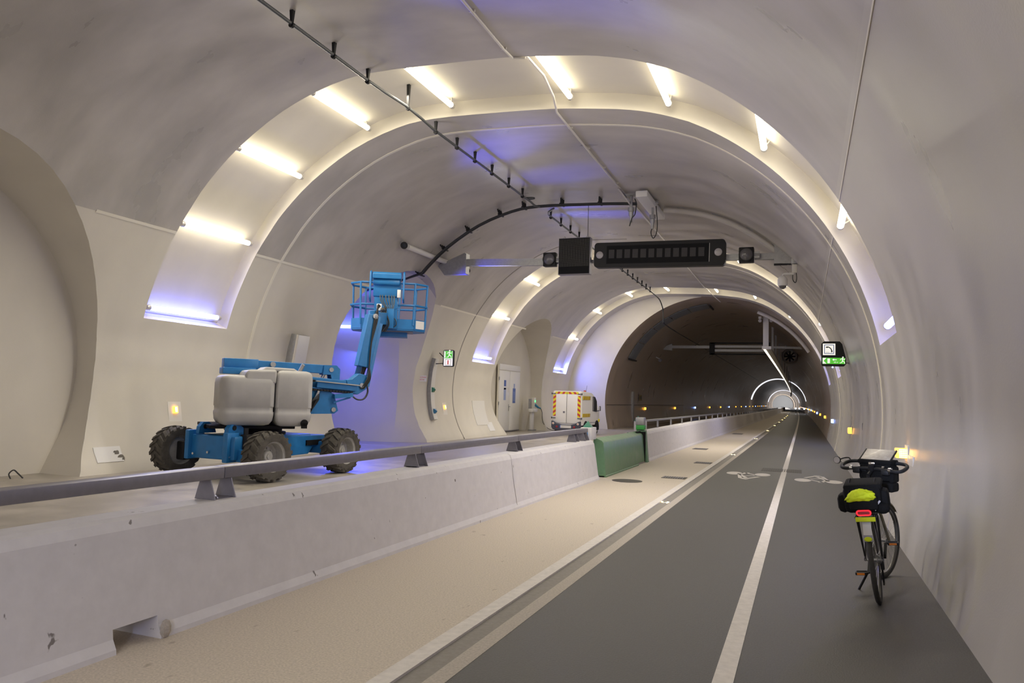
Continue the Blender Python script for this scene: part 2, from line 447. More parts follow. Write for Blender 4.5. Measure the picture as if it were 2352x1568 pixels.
# ---- floors (long strips with stations so they follow the bend)
def strip(name, x0, x1, z0, z1, ya, yb, m, label, thick=.3):
    mb = MB(); yy = [ya]
    while yy[-1] < yb-1e-6: yy.append(min(yb, yy[-1]+(6 if yy[-1] < 42 else 10)))
    rows = [[(x0+bend(y), y, z0), (x1+bend(y), y, z1), (x1+bend(y), y, z1-thick), (x0+bend(y), y, z0-thick)] for y in yy]
    mb.sweep(rows, closed_v=True); k = len(rows)-1
    mb.f.append((0,1,2,3)); mb.f.append((4*k+3,4*k+2,4*k+1,4*k))
    return struct(mb.build(name, m, smooth=0), label)
strip('floor_lane', -18, -4.25, 0, 0, YB, YT, M_lane, 'smooth grey concrete floor of the service lane behind the barrier')
strip('floor_walkway', -4.25, -2.25, 0, 0, YB, YT, M_walk, 'pale speckled concrete walkway along the barrier')
strip('trim_1', -2.25, -2.13, .004, .004, YB, YT, M_paint, 'thin white line along the edge of the walkway')
strip('trim_2', -2.13, -1.985, -.012, -.012, YB, YT, M_gut, 'grey gutter strip between walkway and cycle lane')
strip('trim_3', -1.985, -1.975, -.03, -.03, YB, YT, M_jdark, 'dark seam beside the gutter')
strip('trim_4', -1.975, -1.86, .002, .002, YB, YT, M_band, 'light concrete kerb band beside the asphalt')
strip('floor_road', -1.86, 1.6, 0, 0, YB, YT, M_asph, 'dark grey asphalt cycle lane')
strip('trim_5', -.49, -.375, .004, .004, YB, YT, M_paint, 'white centre line on the asphalt cycle lane', thick=.003)
# ---- joints in the lining (thin raised beads)
def arcbead(name, y, w, m, lab, ia=0, ib=None, d=-.012, skip=()):
    ib = len(PROF)-1 if ib is None else ib
    mb = MB(); rows = []
    for i in range(ia, ib+1):
        a = off(i, d); b = off(i, .01)
        rows.append([(a[0], y-w/2, a[1]), (a[0], y+w/2, a[1]), (b[0], y+w/2, b[1]), (b[0], y-w/2, b[1])])
    mb.sweep(rows, closed_v=True)
    return struct(mb.build(name, m), lab)
arcbead('trim_6', 13.85, .07, M_joint, 'pale joint line round the vault just past the nearest light arch')
arcbead('trim_7', 24.9, .05, M_jdark, 'dark joint line on the left wall before the second light arch', ib=nearest(-5.7, 7.15), d=-.008)
arcbead('trim_8', 29.3, .06, M_joint, 'pale joint line on the right wall past the second light arch', ia=nearest(-2.9, 6.85), d=-.01)
def longbead(name, x, z, segs, w, m, lab):
    mb = MB()
    p, n = onprof(x, z, 0)
    t = (-n[1], n[0])
    for (ya, yb) in segs:
        c = lambda s, d, y: (p[0]+t[0]*s+n[0]*d, y, p[1]+t[1]*s+n[1]*d)
        mb.sweep([[c(-w/2, -.008, y), c(w/2, -.008, y), c(w/2, .02, y), c(-w/2, .02, y)] for y in (ya, yb)], closed_v=True)
    return struct(mb.build(name, m, smooth=0), lab)
longbead('trim_9', -11.31, 4.57, [(9.0, 10.75), (13.0, 17.6), (22.0, 26.2), (28.45, 30.2), (33.9, 36.2)], .055, M_joint, 'pale horizontal joint along the left wall')
longbead('trim_10', .5, 4.4, [(-6, 10.75), (13.0, 26.2), (28.45, 36.2)], .016, M_joint, 'thin pale horizontal joint high on the right wall')

# ------------------------------------------------------------------ fluorescent tubes in the light arches
def area(name, loc, direction, sx, sy, power, col):
    l = bpy.data.lights.new(name, 'AREA'); l.shape = 'RECTANGLE'; l.size = sx; l.size_y = sy; l.energy = power; l.color = col
    o = bpy.data.objects.new(name, l); COL.objects.link(o); o.location = loc
    o.rotation_euler = V(direction).to_track_quat('-Z', 'Y').to_euler()
    return o
LAMPS = [(-12.35,3.22),(-11.5,4.89),(-10.11,6.23),(-8.4,7.01),(-6.51,7.21),(-4.06,7.1),(-2.27,6.71),(-.71,5.78),(.46,4.44),(1.16,2.86)]
def tube_lamp(name, glow, label, L=1.82):
    t = thing(name, label, 'lamp')
    MB().cyl((0,-L/2,0), (0,L/2,0), .052, n=14).build('glowing_tube', glow, t)
    for s in (-1, 1):
        MB().lathe([(.03,0),(.056,.01),(.06,.06),(.05,.09)], 14, (0, s*(L/2-.005), 0), Rx(-90*s)).build('end_cap', M_cap, t)
        MB().box((0, s*(L/2+.01), .09), (.02, .03, .17)).box((0, s*(L/2+.01), .175), (.09, .06, .01)).build('mounting_clip', M_cap, t)
    return t
protos = {}
NTH = ['first', 'second', 'third', 'fourth', 'fifth', 'sixth', 'seventh', 'eighth', 'ninth', 'tenth']
for ri, (y0, y1) in enumerate(RINGS):
    arch = ['nearest light arch', 'second light arch', 'third light arch by tunnel mouth'][ri]
    for k, (x, z) in enumerate(LAMPS):
        cool = k in (0, 9)
        p, n = onprof(x, z, .15)
        q = onprof(x, z, .08)[0]
        area('arch_lamp', (q[0], (y0+y1)/2, q[1]), (-n[0], 0, -n[1]), .05, 1.75, (80 if cool else 92)*((1, .95, 1.3) if cool else (1, .95, .3))[ri], (.34, .42, 1) if cool else (1, .92, .75))
        ang = math.atan2(n[0], n[1])
        lab = ('bluish lit' if cool else 'warm white lit') + f' fluorescent tube, {NTH[k]} from left foot of {arch}'
        loc = (p[0], (y0+y1)/2, p[1]); rot = (0, ang, 0)
        if cool not in protos:
            t = tube_lamp('tube_lamp', M_cool if cool else M_warm, lab); protos[cool] = t
            t.location = loc; t.rotation_euler = rot; t['group'] = 'fluorescent tubes in the light arches'
        else:
            t = dup(protos[cool], loc, rot, lab)
        t['group'] = 'fluorescent tubes in the light arches'
t = tube_lamp('tube_lamp', M_blue, 'deep blue lit tube on the passage wall behind the lift platform', 1.5)
t.location = (-13.75, 20.68, 3.74); t.rotation_euler = (0, 0, radians(109.2))
area('passage_lamp', (-13.72, 20.60, 3.70), (.2, -.85, -.5), .06, 1.5, 300, (.05, .09, 1)).rotation_euler.rotate_axis('Z', 0) 
area('arch_lamp', (-12.05, 38.2, 3.05), (.75, .65, -.15), .06, .6, 70, (.10, .15, 1))
# ---- lamps of the hall behind the viewer (same kind of arch, out of view) as plain area lights
for k, (x, z) in enumerate(LAMPS):
    p, n = onprof(x, z, -.12)
    cool = k in (0, 9)
    area('arch_lamp', (p[0], -4.5, p[1]), (-n[0], 0, -n[1]), .12, 1.8, (330 if k == 9 else 90), (.5, .58, 1) if cool else (1, .92, .76))

# added blue spotlights with no fitting, tinting patches of the vault crown
def spot(loc, to, power, col, ang, blend=1):
    l = bpy.data.lights.new('added_wash', 'SPOT'); l.energy = power; l.color = col; l.spot_size = radians(ang); l.spot_blend = blend; l.shadow_soft_size = .15
    o = bpy.data.objects.new('added_wash', l); COL.objects.link(o); o.location = loc
    o.rotation_euler = (V(to)-V(loc)).to_track_quat('-Z', 'Y').to_euler()
for loc, to, pw, an in (((-11.6, 19.2, 4.0), (-6.3, 14.9, 7.2), 5200, 15), ((-11.6, 19.2, 4.0), (-5.7, 17.2, 7.2), 2600, 15), ((-11.6, 19.9, 4.0), (-5.9, 21.0, 7.2), 5200, 17), ((-11.3, 6.5, 4.3), (-3.5, 8.6, 7.0), 4200, 16)):
    spot(loc, to, pw, (.018, .03, 1), an)
# added unseen spotlight for the pale glow on the right wall beside the bicycle
spot((-.7, -1.5, 2.3), (1.27, 8.6, .85), 5200, (.62, .70, 1), 9)
# ------------------------------------------------------------------ camera
cam = bpy.data.cameras.new('camera'); co = bpy.data.objects.new('camera', cam); COL.objects.link(co)
F = 1700.0; W, H = 2352, 1568
a = V((1846-W/2, -(931-H/2), F)).normalized()
h = V((1, -.03, 0)); u = h.cross(a).normalized()
if u.y < 0: u = -u
r = u.cross(a)
if r.x < 0: r = -r
r.normalize()
X = V((r.x, a.x, u.x)); Y = V((r.y, a.y, u.y)); Z = -V((r.z, a.z, u.z))
co.matrix_world = Matrix.Translation((0, 0, 1.6)) @ Matrix((X, Y, Z)).transposed().to_4x4()
cam.sensor_width = 36; cam.lens = F/W*36; cam.clip_end = 1000; cam.clip_start = .05
SC.camera = co
w = bpy.data.worlds.new('world'); SC.world = w; w.use_nodes = True
w.node_tree.nodes['Background'].inputs['Color'].default_value = (.5, .5, .55, 1); w.node_tree.nodes['Background'].inputs['Strength'].default_value = .0
vs = SC.view_settings; vs.view_transform = 'Standard'; vs.look = 'None'; vs.exposure = -0.32; vs.gamma = 1; vs.use_curve_mapping = False
cy = SC.cycles
cy.max_bounces = 10; cy.diffuse_bounces = 7; cy.glossy_bounces = 4; cy.transmission_bounces = 4
cy.use_denoising = True; cy.caustics_reflective = False; cy.caustics_refractive = False
cy.sample_clamp_indirect = 6; cy.use_adaptive_sampling = True; cy.adaptive_threshold = .015
# ------------------------------------------------------------------ concrete barrier, rails, gate
BP = [(-3.80,0),(-3.805,.03),(-3.835,.085),(-3.93,.70),(-3.96,.755),(-4.0,.775),(-4.19,.775),(-4.22,.75),(-4.30,.05),(-4.30,0)]
def barrier(name, ya, yb, label, notch=None):
    mb = MB(); yy = [ya]
    while yy[-1] < yb-1e-6: yy.append(min(yb, yy[-1]+10))
    if notch: yy = sorted(set([y for y in yy if not notch[0] < y < notch[1]]+list(notch)))
    top = lambda y: .0 if y < 19 else min(.06, (y-19)*.006)
    for i in range(len(yy)-1):
        inside = notch and abs(yy[i]-notch[0]) < 1e-6
        P = BP if not inside else [(-3.844,.14),(-3.846,.155)]+BP[3:8]+[(-4.285,.14)]
        rows = [[(x+bend(y), y, z+(top(y) if z > .5 else 0)) for x, z in P] for y in (yy[i], yy[i+1])]
        m = MB(); m.sweep(rows, closed_v=True); k = len(P)
        m.f.append(tuple(range(k))); m.f.append(tuple(range(2*k-1, k-1, -1)))
        mb.add(m.v, m.f)
    o = mb.build(name, M_bar, smooth=0)
    return tag(o, label, 'barrier')
cb_ = barrier('concrete_barrier', -3, 14.62, 'long pale concrete barrier wall in front of the blue lift', notch=(3.37, 3.70))
mb = MB(); pts = [(-3.802,.01),(-3.834,.09),(-3.88,.40),(-3.93,.70),(-3.96,.757),(-4.0,.777)]
mb.sweep([[(x+dx, 10.05+dy+.03*sin(z*9), z) for dy, dx in ((-.006, .0), (0, .002), (.006, .0))] for x, z in pts])
mb.build('expansion_joint', M_jdark, cb_, fix=False)
barrier('concrete_barrier', 19.62, 400, 'pale concrete barrier continuing into the tunnel beyond the green gate')
# rough broken lump at the drain slot
mb = MB(); mb.ball((-3.80, 3.73, .055), (.03, .04, .06), 7, 5)
tag(mb.build('concrete_spall', M_band, smooth=0), 'rough broken concrete edge at the drain slot in the barrier', 'concrete lump')

rail = thing('guard_rail', 'dark grey box section hand rail on the near concrete barrier', 'guard rail', (-4.10, 0, .775))
for ya, yb in ((-3, 4.47), (4.476, 7.575), (7.58, 10.68), (10.686, 13.79), (13.796, 14.62)):
    MB().cbox((-.03, (ya+yb)/2, .19), (.125, yb-ya, .085), .006).build('rail_beam', M_steel, rail)
def bracket(mb, y):
    for s in (-1, 1):
        yy = y+s*.105
        # trapezoid plate leaning to the rail
        mb.prism([(-.12,0),(.075,0),(.02,.15),(-.075,.15)], 1, yy-.005, yy+.005)
    mb.box((-.025, y, .004), (.15, .22, .008)).box((-.03, y, .147), (.08, .22, .006))
    mb.cyl((.03, y-.06, .008), (.03, y-.06, .022), .012, n=6).cyl((-.09, y-.06, .008), (-.09, y-.06, .022), .012, n=6)
    return mb
for y in (1.35, 4.45, 7.56, 10.67, 13.78):
    bracket(MB(), y).build('bracket', M_steel, rail)
MB().prism([(-.16,0),(.10,0),(.04,.15),(-.10,.15)], 1, 14.50, 14.51).prism([(-.16,0),(.10,0),(.04,.15),(-.10,.15)], 1, 14.24, 14.25).box((-.03,14.37,.004),(.24,.26,.008)).build('bracket', M_steel, rail)
# raised end block with green pyramid marker
eb = thing('barrier_end_block', 'small raised concrete end block beside the gate with green pyramid on top', 'concrete block', (-4.08, 14.62, .775))
MB().cbox((-.03, .2, .125), (.22, .42, .25), .012).build('block', M_bar, eb)
MB().lathe([(.12,0),(.10,.03),(0,.13)], 4, (-.03,.15,.25), Rz(45)).build('pyramid_marker', M_pyr, eb)
MB().box((-.05,.37,.40-.18),(.02,.03,.02)).build('clip', M_zinc, eb)
# green gate
g = thing('flood_gate', 'green steel gate panel closing the gap in the concrete barrier', 'gate', (-3.95, 14.65, 0))
for ya, yb, x in ((.40, 3.70, .055), (3.71, 4.72, .0)):
    pr = [(.09+x,.03),(.10+x,.05),(.045+x,.70),(.01+x,.745),(-.13+x,.80),(-.17+x,.78),(-.17+x,.03)]
    MB().prism(pr, 1, ya, yb).build('gate_panel', M_green, g)
MB().prism([(.16,.0),(.165,.03),(.12,.06),(.12,.0)], 1, .42, 3.7).build('sill_strip', M_green, g)
MB().box((.05, 4.2, .018), (.12, 1.0, .03)).build('bottom_seal', M_gut, g)
MB().box((.04, 4.74, .40), (.14, .045, .78)).box((-.05, 4.55, .785), (.05, .42, .03)).build('rubber_seal', M_blackm, g)
MB().prism([(.165,0),(.155,.05),(.085,.82),(-.14,.84),(-.17,0)], 1, 4.78, 5.0).build('gate_post', M_green, g)
MB().cbox((-.04, 4.86, .90), (.22, .24, .12), .01).build('post_cap', M_greenb, g)
MB().cbox((-.05, 4.86, 1.06), (.22, .26, .20), .015).build('control_box', M_zinc, g)
MB().cbox((-.14, .10, .86), (.05, .42, .14), .01).build('hinge_box', M_lift, g)
eb2 = thing('barrier_end_block', 'raised concrete end block past the gate, at start of the tunnel barrier', 'concrete block', (-4.08, 19.66, .785))
MB().cbox((.0, .22, .135), (.26, .44, .27), .012).build('block', M_bar, eb2)
MB().lathe([(.12,0),(.10,.03),(0,.14)], 4, (-.03,.05,.27), Rz(45)).build('pyramid_marker', M_pyr, eb2)
# thin rail on the tunnel barrier
rt = thing('guard_rail', 'slim grey hand rail on posts along the tunnel barrier', 'guard rail', (-4.10, 0, .83))
mb = MB(); ys2 = [20.1+7*k for k in range(35)]
mb.sweep([[(bend(y)+x, y, z) for x, z in ((-.04,.19),(.04,.19),(.04,.24),(-.04,.24))] for y in ys2], closed_v=True)
mb.f += [(0,1,2,3), tuple(len(mb.v)-4+i for i in (3,2,1,0))]
mb.build('rail_beam', M_zinc, rt)
yq = 20.12
while yq < 150:
    MB().box((bend(yq), yq, .095), (.05, .035, .19)).build('post', M_zinc, rt); yq += 2.4

# ------------------------------------------------------------------ sign gantry across the hall
GZ = 5.6
g = thing('sign_gantry', 'grey steel beam across the hall carrying the dark message sign', 'gantry', (0, 20.3, GZ))
gz = lambda x: .01*0 - (x+5)*.018 + .02
MB().span((-9.62, 0, gz(-9.62)-.06), (-7.0, 0, gz(-7)-.10), .16, .20).build('arm', M_zinc, g)
for x0, x1 in ((-7.02, -6.9), (-5.58, -5.50), (-1.95, -1.6), (-1.2, -.72)):
    MB().span((x0, 0, gz(x0)-.08), (x1, 0, gz(x1)-.08), .14, .16).build('arm', M_zinc, g)
MB().span((-6.95, .16, gz(-6.95)-.08), (-1.3, .16, gz(-1.3)-.08), .08, .10).build('back_beam', M_zinc, g)
# bracket plate fixed to the left vault
pl = onprof(-10.5, 5.6)[0]
MB().prism([(-10.55,-.02),(-9.62,.34),(-9.58,-.32),(-10.30,-.33)], 1, -.09, .09).build('wall_bracket', M_zinc, g)
MB().box((-9.6, 0, 0), (.08, .26, .62)).build('flange_plate', M_zinc, g)
MB().prism([(-.72,.18),(.12,-.33),(-.05,-.36),(-.72,-.34)], 1, -.12, .12).build('wall_bracket', M_zinc, g)
MB().box((-.45, -.02, -.36), (.55, .1, .03)).build('cable_tray', M_black, g)
# loudspeaker cabinet
s = thing('loudspeaker', 'square black grille loudspeaker hung left of the message sign', 'loudspeaker', (-6.09, 20.12, 5.65))
MB().cbox((0, 0, 0), (.94, .22, 1.06), .012).build('cabinet', M_steel, s)
mb = MB()
for i in range(34):
    for j in range(36):
        x = -.43+.026*i; z = -.29+.022*j
        if x < .43 and z < .49: mb.box((x, -.118, z), (.010, .004, .009))
MB().box((0, -.113, .0), (.90, .006, 1.02)).build('grille', M_blackm, s)
mb.build('grille_dots', mat('grille_dot', (.16,.16,.14,1), .6), s, smooth=0)
for x in (-.33, .36):
    MB().tube([(x-.025,0,.53),(x-.025,0,.575),(x,0,.60),(x+.025,0,.575),(x+.025,0,.53)], .008, 6).build('lifting_eye', M_zinc, s)
tw = MB().tube([(-5.73, 20.12, 6.24), (-5.73, 20.12, 7.16)], .008, 6).build('hanging_wire', M_cable)
tag(tw, 'thin dark safety wire hanging from the vault to the loudspeaker', 'wire')
# message sign
s = thing('message_sign', 'long black unlit electronic message sign with twelve character cells', 'sign', (-3.70, 20.06, 5.60))
def rrect(w, h, r, n=6):
    P = []
    for cx, cz, a in ((w/2-r, h/2-r, 0), (-w/2+r, h/2-r, 90), (-w/2+r, -h/2+r, 180), (w/2-r, -h/2+r, 270)):
        for k in range(n+1):
            t = radians(a+90*k/n); P.append((cx+r*cos(t), cz+r*sin(t)))
    return P
rk = Matrix.Rotation(radians(1.0), 3, 'Y')
mb = MB(rk.to_4x4()); mb.prism(rrect(3.56, .70, .10), 1, -.13, .13); mb.build('housing', M_black, s, bevel=.01)
mb = MB(rk.to_4x4()); mb.prism([(-1.42,.25),(1.35,.25),(1.35,-.25),(-1.42,-.25)], 1, -.135, -.12); mb.build('display_window', M_blackm, s)
mcell = mat('led_cell', (.035, .032, .034, 1), .6, var=.6, scale=160)
for k in range(12):
    x = -1.28+k*.222
    MB(rk.to_4x4()).box((x, -.137, .02), (.155, .008, .24)).build('character_cell', mcell, s)
MB(rk.to_4x4()).box((1.37, -.135, .0), (.012, .012, .50)).build('hinge_line', M_zinc, s)
for x, z in ((-1.62, 0), (1.60, 0)):
    MB().lathe([(.105,0),(.10,.02),(.07,.04),(0,.05)], 20, (x, -.125, -x*.0175), Rx(90)).build('flasher_lens', M_lensg, s)
# warning lamps at both ends
for x, lab in ((-6.83, 'round smoked warning lamp on the gantry left of the loudspeaker'), (-1.40, 'round smoked warning lamp on the gantry right of the message sign')):
    z = GZ+gz(x)-.07
    s = thing('warning_lamp', lab, 'warning lamp', (x, 20.10, z), group='gantry warning lamps')
    MB().cbox((0, 0, 0), (.38, .22, .40), .02).build('housing', M_black, s)
    MB().lathe([(.17,0),(.165,.04),(.11,.09),(0,.11)], 22, (0, -.10, 0), Rx(90)).build('lens', M_lensd, s)
    MB().lathe([(.185,0),(.185,.05),(.165,.05),(.165,0)], 22, (0, -.105, 0), Rx(90), caps=False).build('lens_ring', M_black, s)
    MB().box((.26, 0, 0), (.14, .10, .16)).cyl((.2,-.06,.0),(.34,-.06,.0),.03,n=8).build('bracket', M_zinc, s)
# ---- camera carrying white pipe on the left vault
c = thing('camera_pipe', 'white pipe along the left vault with a small camera at each end', 'camera mount', (-10.3, 0, 5.69))
MB().cyl((0, 17.9, 0), (0, 21.5, .0), .075, n=18).build('pipe', M_whitew, c)
for y, d in ((17.62, -1), (21.72, 1)):
    k = MB(); k.cyl((.05, y, -.02), (.05, y-d*.28*-1*-1, -.05) if False else (.12, y+.26*-1*(1 if d < 0 else -1)*0-.12, -.05), .085, .10, 16)
    k.build('camera_body', M_black, c)
    MB().cyl((.13, y-.121, -.052), (.135, y-.125, -.052), .05, n=12).build('lens', M_glass, c)
    MB().box((0, y+.06, .05), (.06, .3, .06)).build('bracket', M_zinc, c)
MB().box((-.1, 18.6, .06), (.25, .1, .05)).box((-.1, 20.9, .06), (.25, .1, .05)).build('wall_clip', M_zinc, c)
# ---- trunking and sensors in the middle of the vault
c = thing('ceiling_trunking', 'short white trunking box along the top of the vault above the message sign', 'trunking', (-3.86, 18.45, 6.87))
MB().cbox((0, 1.27, 0), (.30, 2.55, .16), .01).build('box', M_white, c)
MB().box((0, .0, 0), (.29, .006, .15)).build('end_plate', M_whitew, c)
for y in (.4, 2.1): MB().box((0, y, .13), (.2, .06, .12)).build('hanger', M_zinc, c)
for (x, y, zt, zb, lab) in ((-4.25, 18.9, 7.0, 6.35, 'hanging sensor with a looped black cable left of the white trunking'), (-3.82, 19.6, 6.95, 5.95, 'taller hanging grey sensor with looped cable above the message sign')):
    c = thing('hanging_sensor', lab, 'sensor', (x, y, 0))
    MB().box((0, 0, zt-.02), (.34, .14, .05)).build('ceiling_plate', M_zinc, c)
    MB().span((0.03, 0, zt-.05), (.03, 0, zt-.42), .07, .05).build('stem', M_zinc, c)
    MB().lathe([(.085,0),(.085,.10),(.065,.12),(.065,.2),(.04,.24),(.035,.38)], 14, (.03, 0, zt-.36), Rx(180)).build('sensor_body', M_zinc, c)
    k = zt-.7
    MB().tube(catmull([(.03,0,k),(.0,-.03,k-.15),(.06,-.03,zb-.0),(.14,-.02,zb+.12),(.16,0,zb+.4),(.12,0,zt-.12)], 6), .014, 6).build('cable_loop', M_cable, c)
c = thing('angle_strut', 'slanting bright steel strut with black tip beside the hanging sensors', 'strut', (-4.45, 18.4, 6.95))
MB().span((0,0,.1), (.22, .5, -.22), .05, .05).build('strut_bar', M_chrome, c)
MB().cyl((.22,.5,-.2), (.24,.52,-.5), .035, .02, 10).build('strut_tip', M_black, c)
# ---- curved white conduit from trunking down the right vault
mb = MB()
p0 = nearest(-3.5, 6.98); p1 = min(range(len(PROF)), key=lambda i: (PROF[i][0]+.28)**2+(PROF[i][1]-5.3)**2)
mb.tube([(off(i, -.09)[0], 20.3, off(i, -.09)[1]) for i in range(p0, p1+1)], .075, 12)
c = thing('curved_conduit', 'fat white conduit curving down the right vault from the trunking', 'conduit')
mb.build('pipe', M_cond, c)
for i in range(p0+2, p1, 5):
    q = off(i, -.04); n = pnormal(i)
    MB().box((q[0], 20.3, q[1]), (.20, .03, .10), Ry(math.degrees(math.atan2(n[0]*SG, n[1]*SG)))).build('clamp', M_zinc, c)
# ---- dome camera
c = thing('dome_camera', 'white dome camera on an arm under the right end of the gantry', 'camera', (-.22, 20.05, 5.22))
MB().cbox((0, 0, .06), (.16, .14, .16), .01).build('junction_box', M_zinc, c)
MB().cbox((0, 0, -.14), (.12, .12, .22), .01).build('drop_box', M_whitew, c)
MB().tube([(0,0,-.25),(-.02,-.02,-.27),(-.16,-.02,-.27),(-.26,-.02,-.27),(-.285,-.02,-.30),(-.285,-.02,-.36)], .032, 10).build('arm', M_white, c)
MB().lathe([(.05,.10),(.10,.06),(.125,0),(.125,-.12),(.11,-.16)], 20, (-.285,-.02,-.42)).build('housing', M_white, c)
MB().ball((-.285,-.02,-.58), (.095,.095,.085), 16, 10).build('dome', M_lensd, c)
MB().tube(catmull([(.04,0,-.22),(.05,0,-.4),(.02,0,-.5),(-.04,0,-.42),(-.04,0,-.25)], 5), .012, 6).build('cable_loop', M_cable, c)

# ------------------------------------------------------------------ cables along the vault
def cable_run(name, label, x, segs, rad, m, drop, clampy, cm, cl=True):
    t = thing(name, label, 'cable')
    for s in segs:
        MB().tube(s, rad, 8).build('cable_line', m, t)
    for y, zt, zb in clampy:
        mb = MB(); mb.add([(x-.03,y-.03,zt),(x+.03,y-.03,zt),(x+.03,y+.03,zt),(x-.03,y+.03,zt),(x-.018,y-.018,zb),(x+.018,y-.018,zb),(x+.018,y+.018,zb),(x-.018,y+.018,zb)], [(0,1,2,3),(4,7,6,5),(0,4,5,1),(1,5,6,2),(2,6,7,3),(3,7,4,0)])
        mb.cyl((x, y-.02, zb-.02), (x, y+.02, zb-.02), .045, n=10)
        mb.build('hanger', cm, t)
    return t
zt = onprof(-7.02, 7.2)[0][1]
zc = zt-.20
s1 = [(-7.02, y, zc) for y in (-6, 0, 5, 8, 10.6)] + [(-7.02, 11.2, zc+.02), (-7.02, 11.9, zc+.06), (-7.02, 12.5, zc+.04), (-7.02, 13.1, zc)] + [(-7.02, y, zc) for y in (14, 16, 18, 18.9)]
s1 += [(-6.98, 19.05, zc-.05), (-6.9, 19.25, zc-.05)]
hy = [(y, zt+.01, zc) for y in (2.5, 5.5, 8.55, 9.6, 10.6, 13.15, 14.15, 15.1, 16.1, 17.2, 18.2)] + [(12.0, zt+.3, zc+.06)]
cable_run('ceiling_cable', 'long dark cable on hangers along the vault in front of the gantry', -7.02, [s1, [(-7.0+.12*cos(t*.5), 18.7+.16*sin(t*.5), zc+.06+.03*sin(t*.5)) for t in range(13)]], .028, M_gcable, 0, hy, M_black)
s2 = [(-6.6, 19.6, zc-.02), (-6.85, 19.9, zc-.03), (-7.0, 20.3, zc)] + [(-7.02, y, zc) for y in (22, 25, 26.3)] + [(-7.02, 27.2, zc+.03), (-7.02, 28.5, zc)] + [(-7.02, y, zc) for y in (31, 34, 36.0)]
hy = [(y, zt+.01, zc) for y in (20.6, 21.6, 22.6, 23.6, 24.7, 25.8, 28.9, 30.0, 31.0, 32.0, 33.0, 34.0, 35.0, 36.0)]
cable_run('ceiling_cable', 'dark cable on hangers along the vault behind the message sign', -7.02, [s2], .028, M_gcable, 0, hy, M_black)
s3 = catmull([(-7.02, 36.0, zc), (-7.0, 37.0, zc-.03), (-6.98, 38.2, zc-.1), (-6.97, 38.9, zc-.3), (-6.96, 39.3, 6.4), (-6.95, 39.36, 5.9), (-6.95, 39.7, 5.75), (-7.0, 42, 5.72)], 6) + [(-7.05+bend(y), y, 5.72) for y in (46, 52, 60, 75, 90, 110, 140)]
hy = [(y, 6.25, 5.74) for y in (41.5, 42.5, 43.5, 44.5, 47, 48, 49, 50, 51, 52, 53, 54)]
cable_run('ceiling_cable', 'dark cable dropping over the end wall and on into the tunnel', -7.02, [s3], .03, M_cable, 0, [], M_black)
# bundle of three black cables round the vault
t = thing('cable_bundle', 'bundle of black cables curving round the vault down to the left passage', 'cable bundle')
ia = nearest(-11.4, 4.4); ib = nearest(-4.05, 7.05)
for k in range(3):
    pts = []
    for i in range(nearest(-10.75, 5.3), ib+1):
        q = off(i, -.16-.03*(k == 1)); sg = min(1, max(0, (q[0]+10.6)/3))
        if k == 2 and q[0] > -6.8: break
        pts.append((q[0], 19.45+(k-1)*.13*(1-.6*sg), q[1]+(k-1)*.055*(1-.7*sg)))
    pts = catmull([(-13.2, 19.6+(k-1)*.12, 4.66), (-12.2, 19.55+(k-1)*.12, 4.84+(k-1)*.04), (-11.3, 19.5+(k-1)*.13, 5.05+(k-1)*.05)], 5) + pts
    MB().tube(pts, .029, 8).build('cable_line', M_cable, t)
for x, z in ((-10.75, 5.2), (-10.0, 6.0), (-9.2, 6.5), (-8.2, 6.95), (-7.45, 7.1), (-6.3, 7.2), (-5.2, 7.15)):
    p, n = onprof(x, z); q = onprof(x, z, -.17)[0]
    mb = MB()
    for k in (-1, 0, 1): mb.span((p[0], 19.45+k*.12, p[1]), (q[0], 19.45+k*.12, q[1]), .035, .035)
    mb.span((q[0], 19.27, q[1]), (q[0], 19.63, q[1]), .05, .03)
    mb.build('hanger', M_black, t)
# thin white conduit
zt2 = onprof(-4.4, 7.1)[0][1]
pts = [(-4.40, y, zt2-.03) for y in (-6, 0, 6, 10.4)] + [(-4.38, 10.72, zt2-.03), (-4.2, 10.80, zt2-.02), (-4.2, 10.85, zt2+.05), (-4.22, 11.8, zt2+.12), (-4.3, 12.6, zt2+.06), (-4.4, 13.1, zt2-.03)] + [(-4.42, y, zt2-.03) for y in (16, 20, 26, 26.3)] + [(-4.42, 26.6, zt2+.02), (-4.42, 28.2, zt2+.02)] + [(-4.4, y, zt2-.03) for y in (28.6, 36.1)] + [(-4.38, 36.5, zt2+.02), (-4.36, 38.3, zt2+.02), (-4.3, 38.7, zt2-.03), (-4.2, 41, zt2-.04)]
t = thing('white_conduit', 'thin white conduit line running along the crown of the vault', 'conduit')
MB().tube(pts, .022, 8).build('pipe', M_cond, t)
for y in (7.2, 9.2, 10.4, 14, 15.3, 16.7, 18):
    MB().box((-4.4, y, zt2-.01), (.09, .03, .05)).build('clip', M_cond, t)

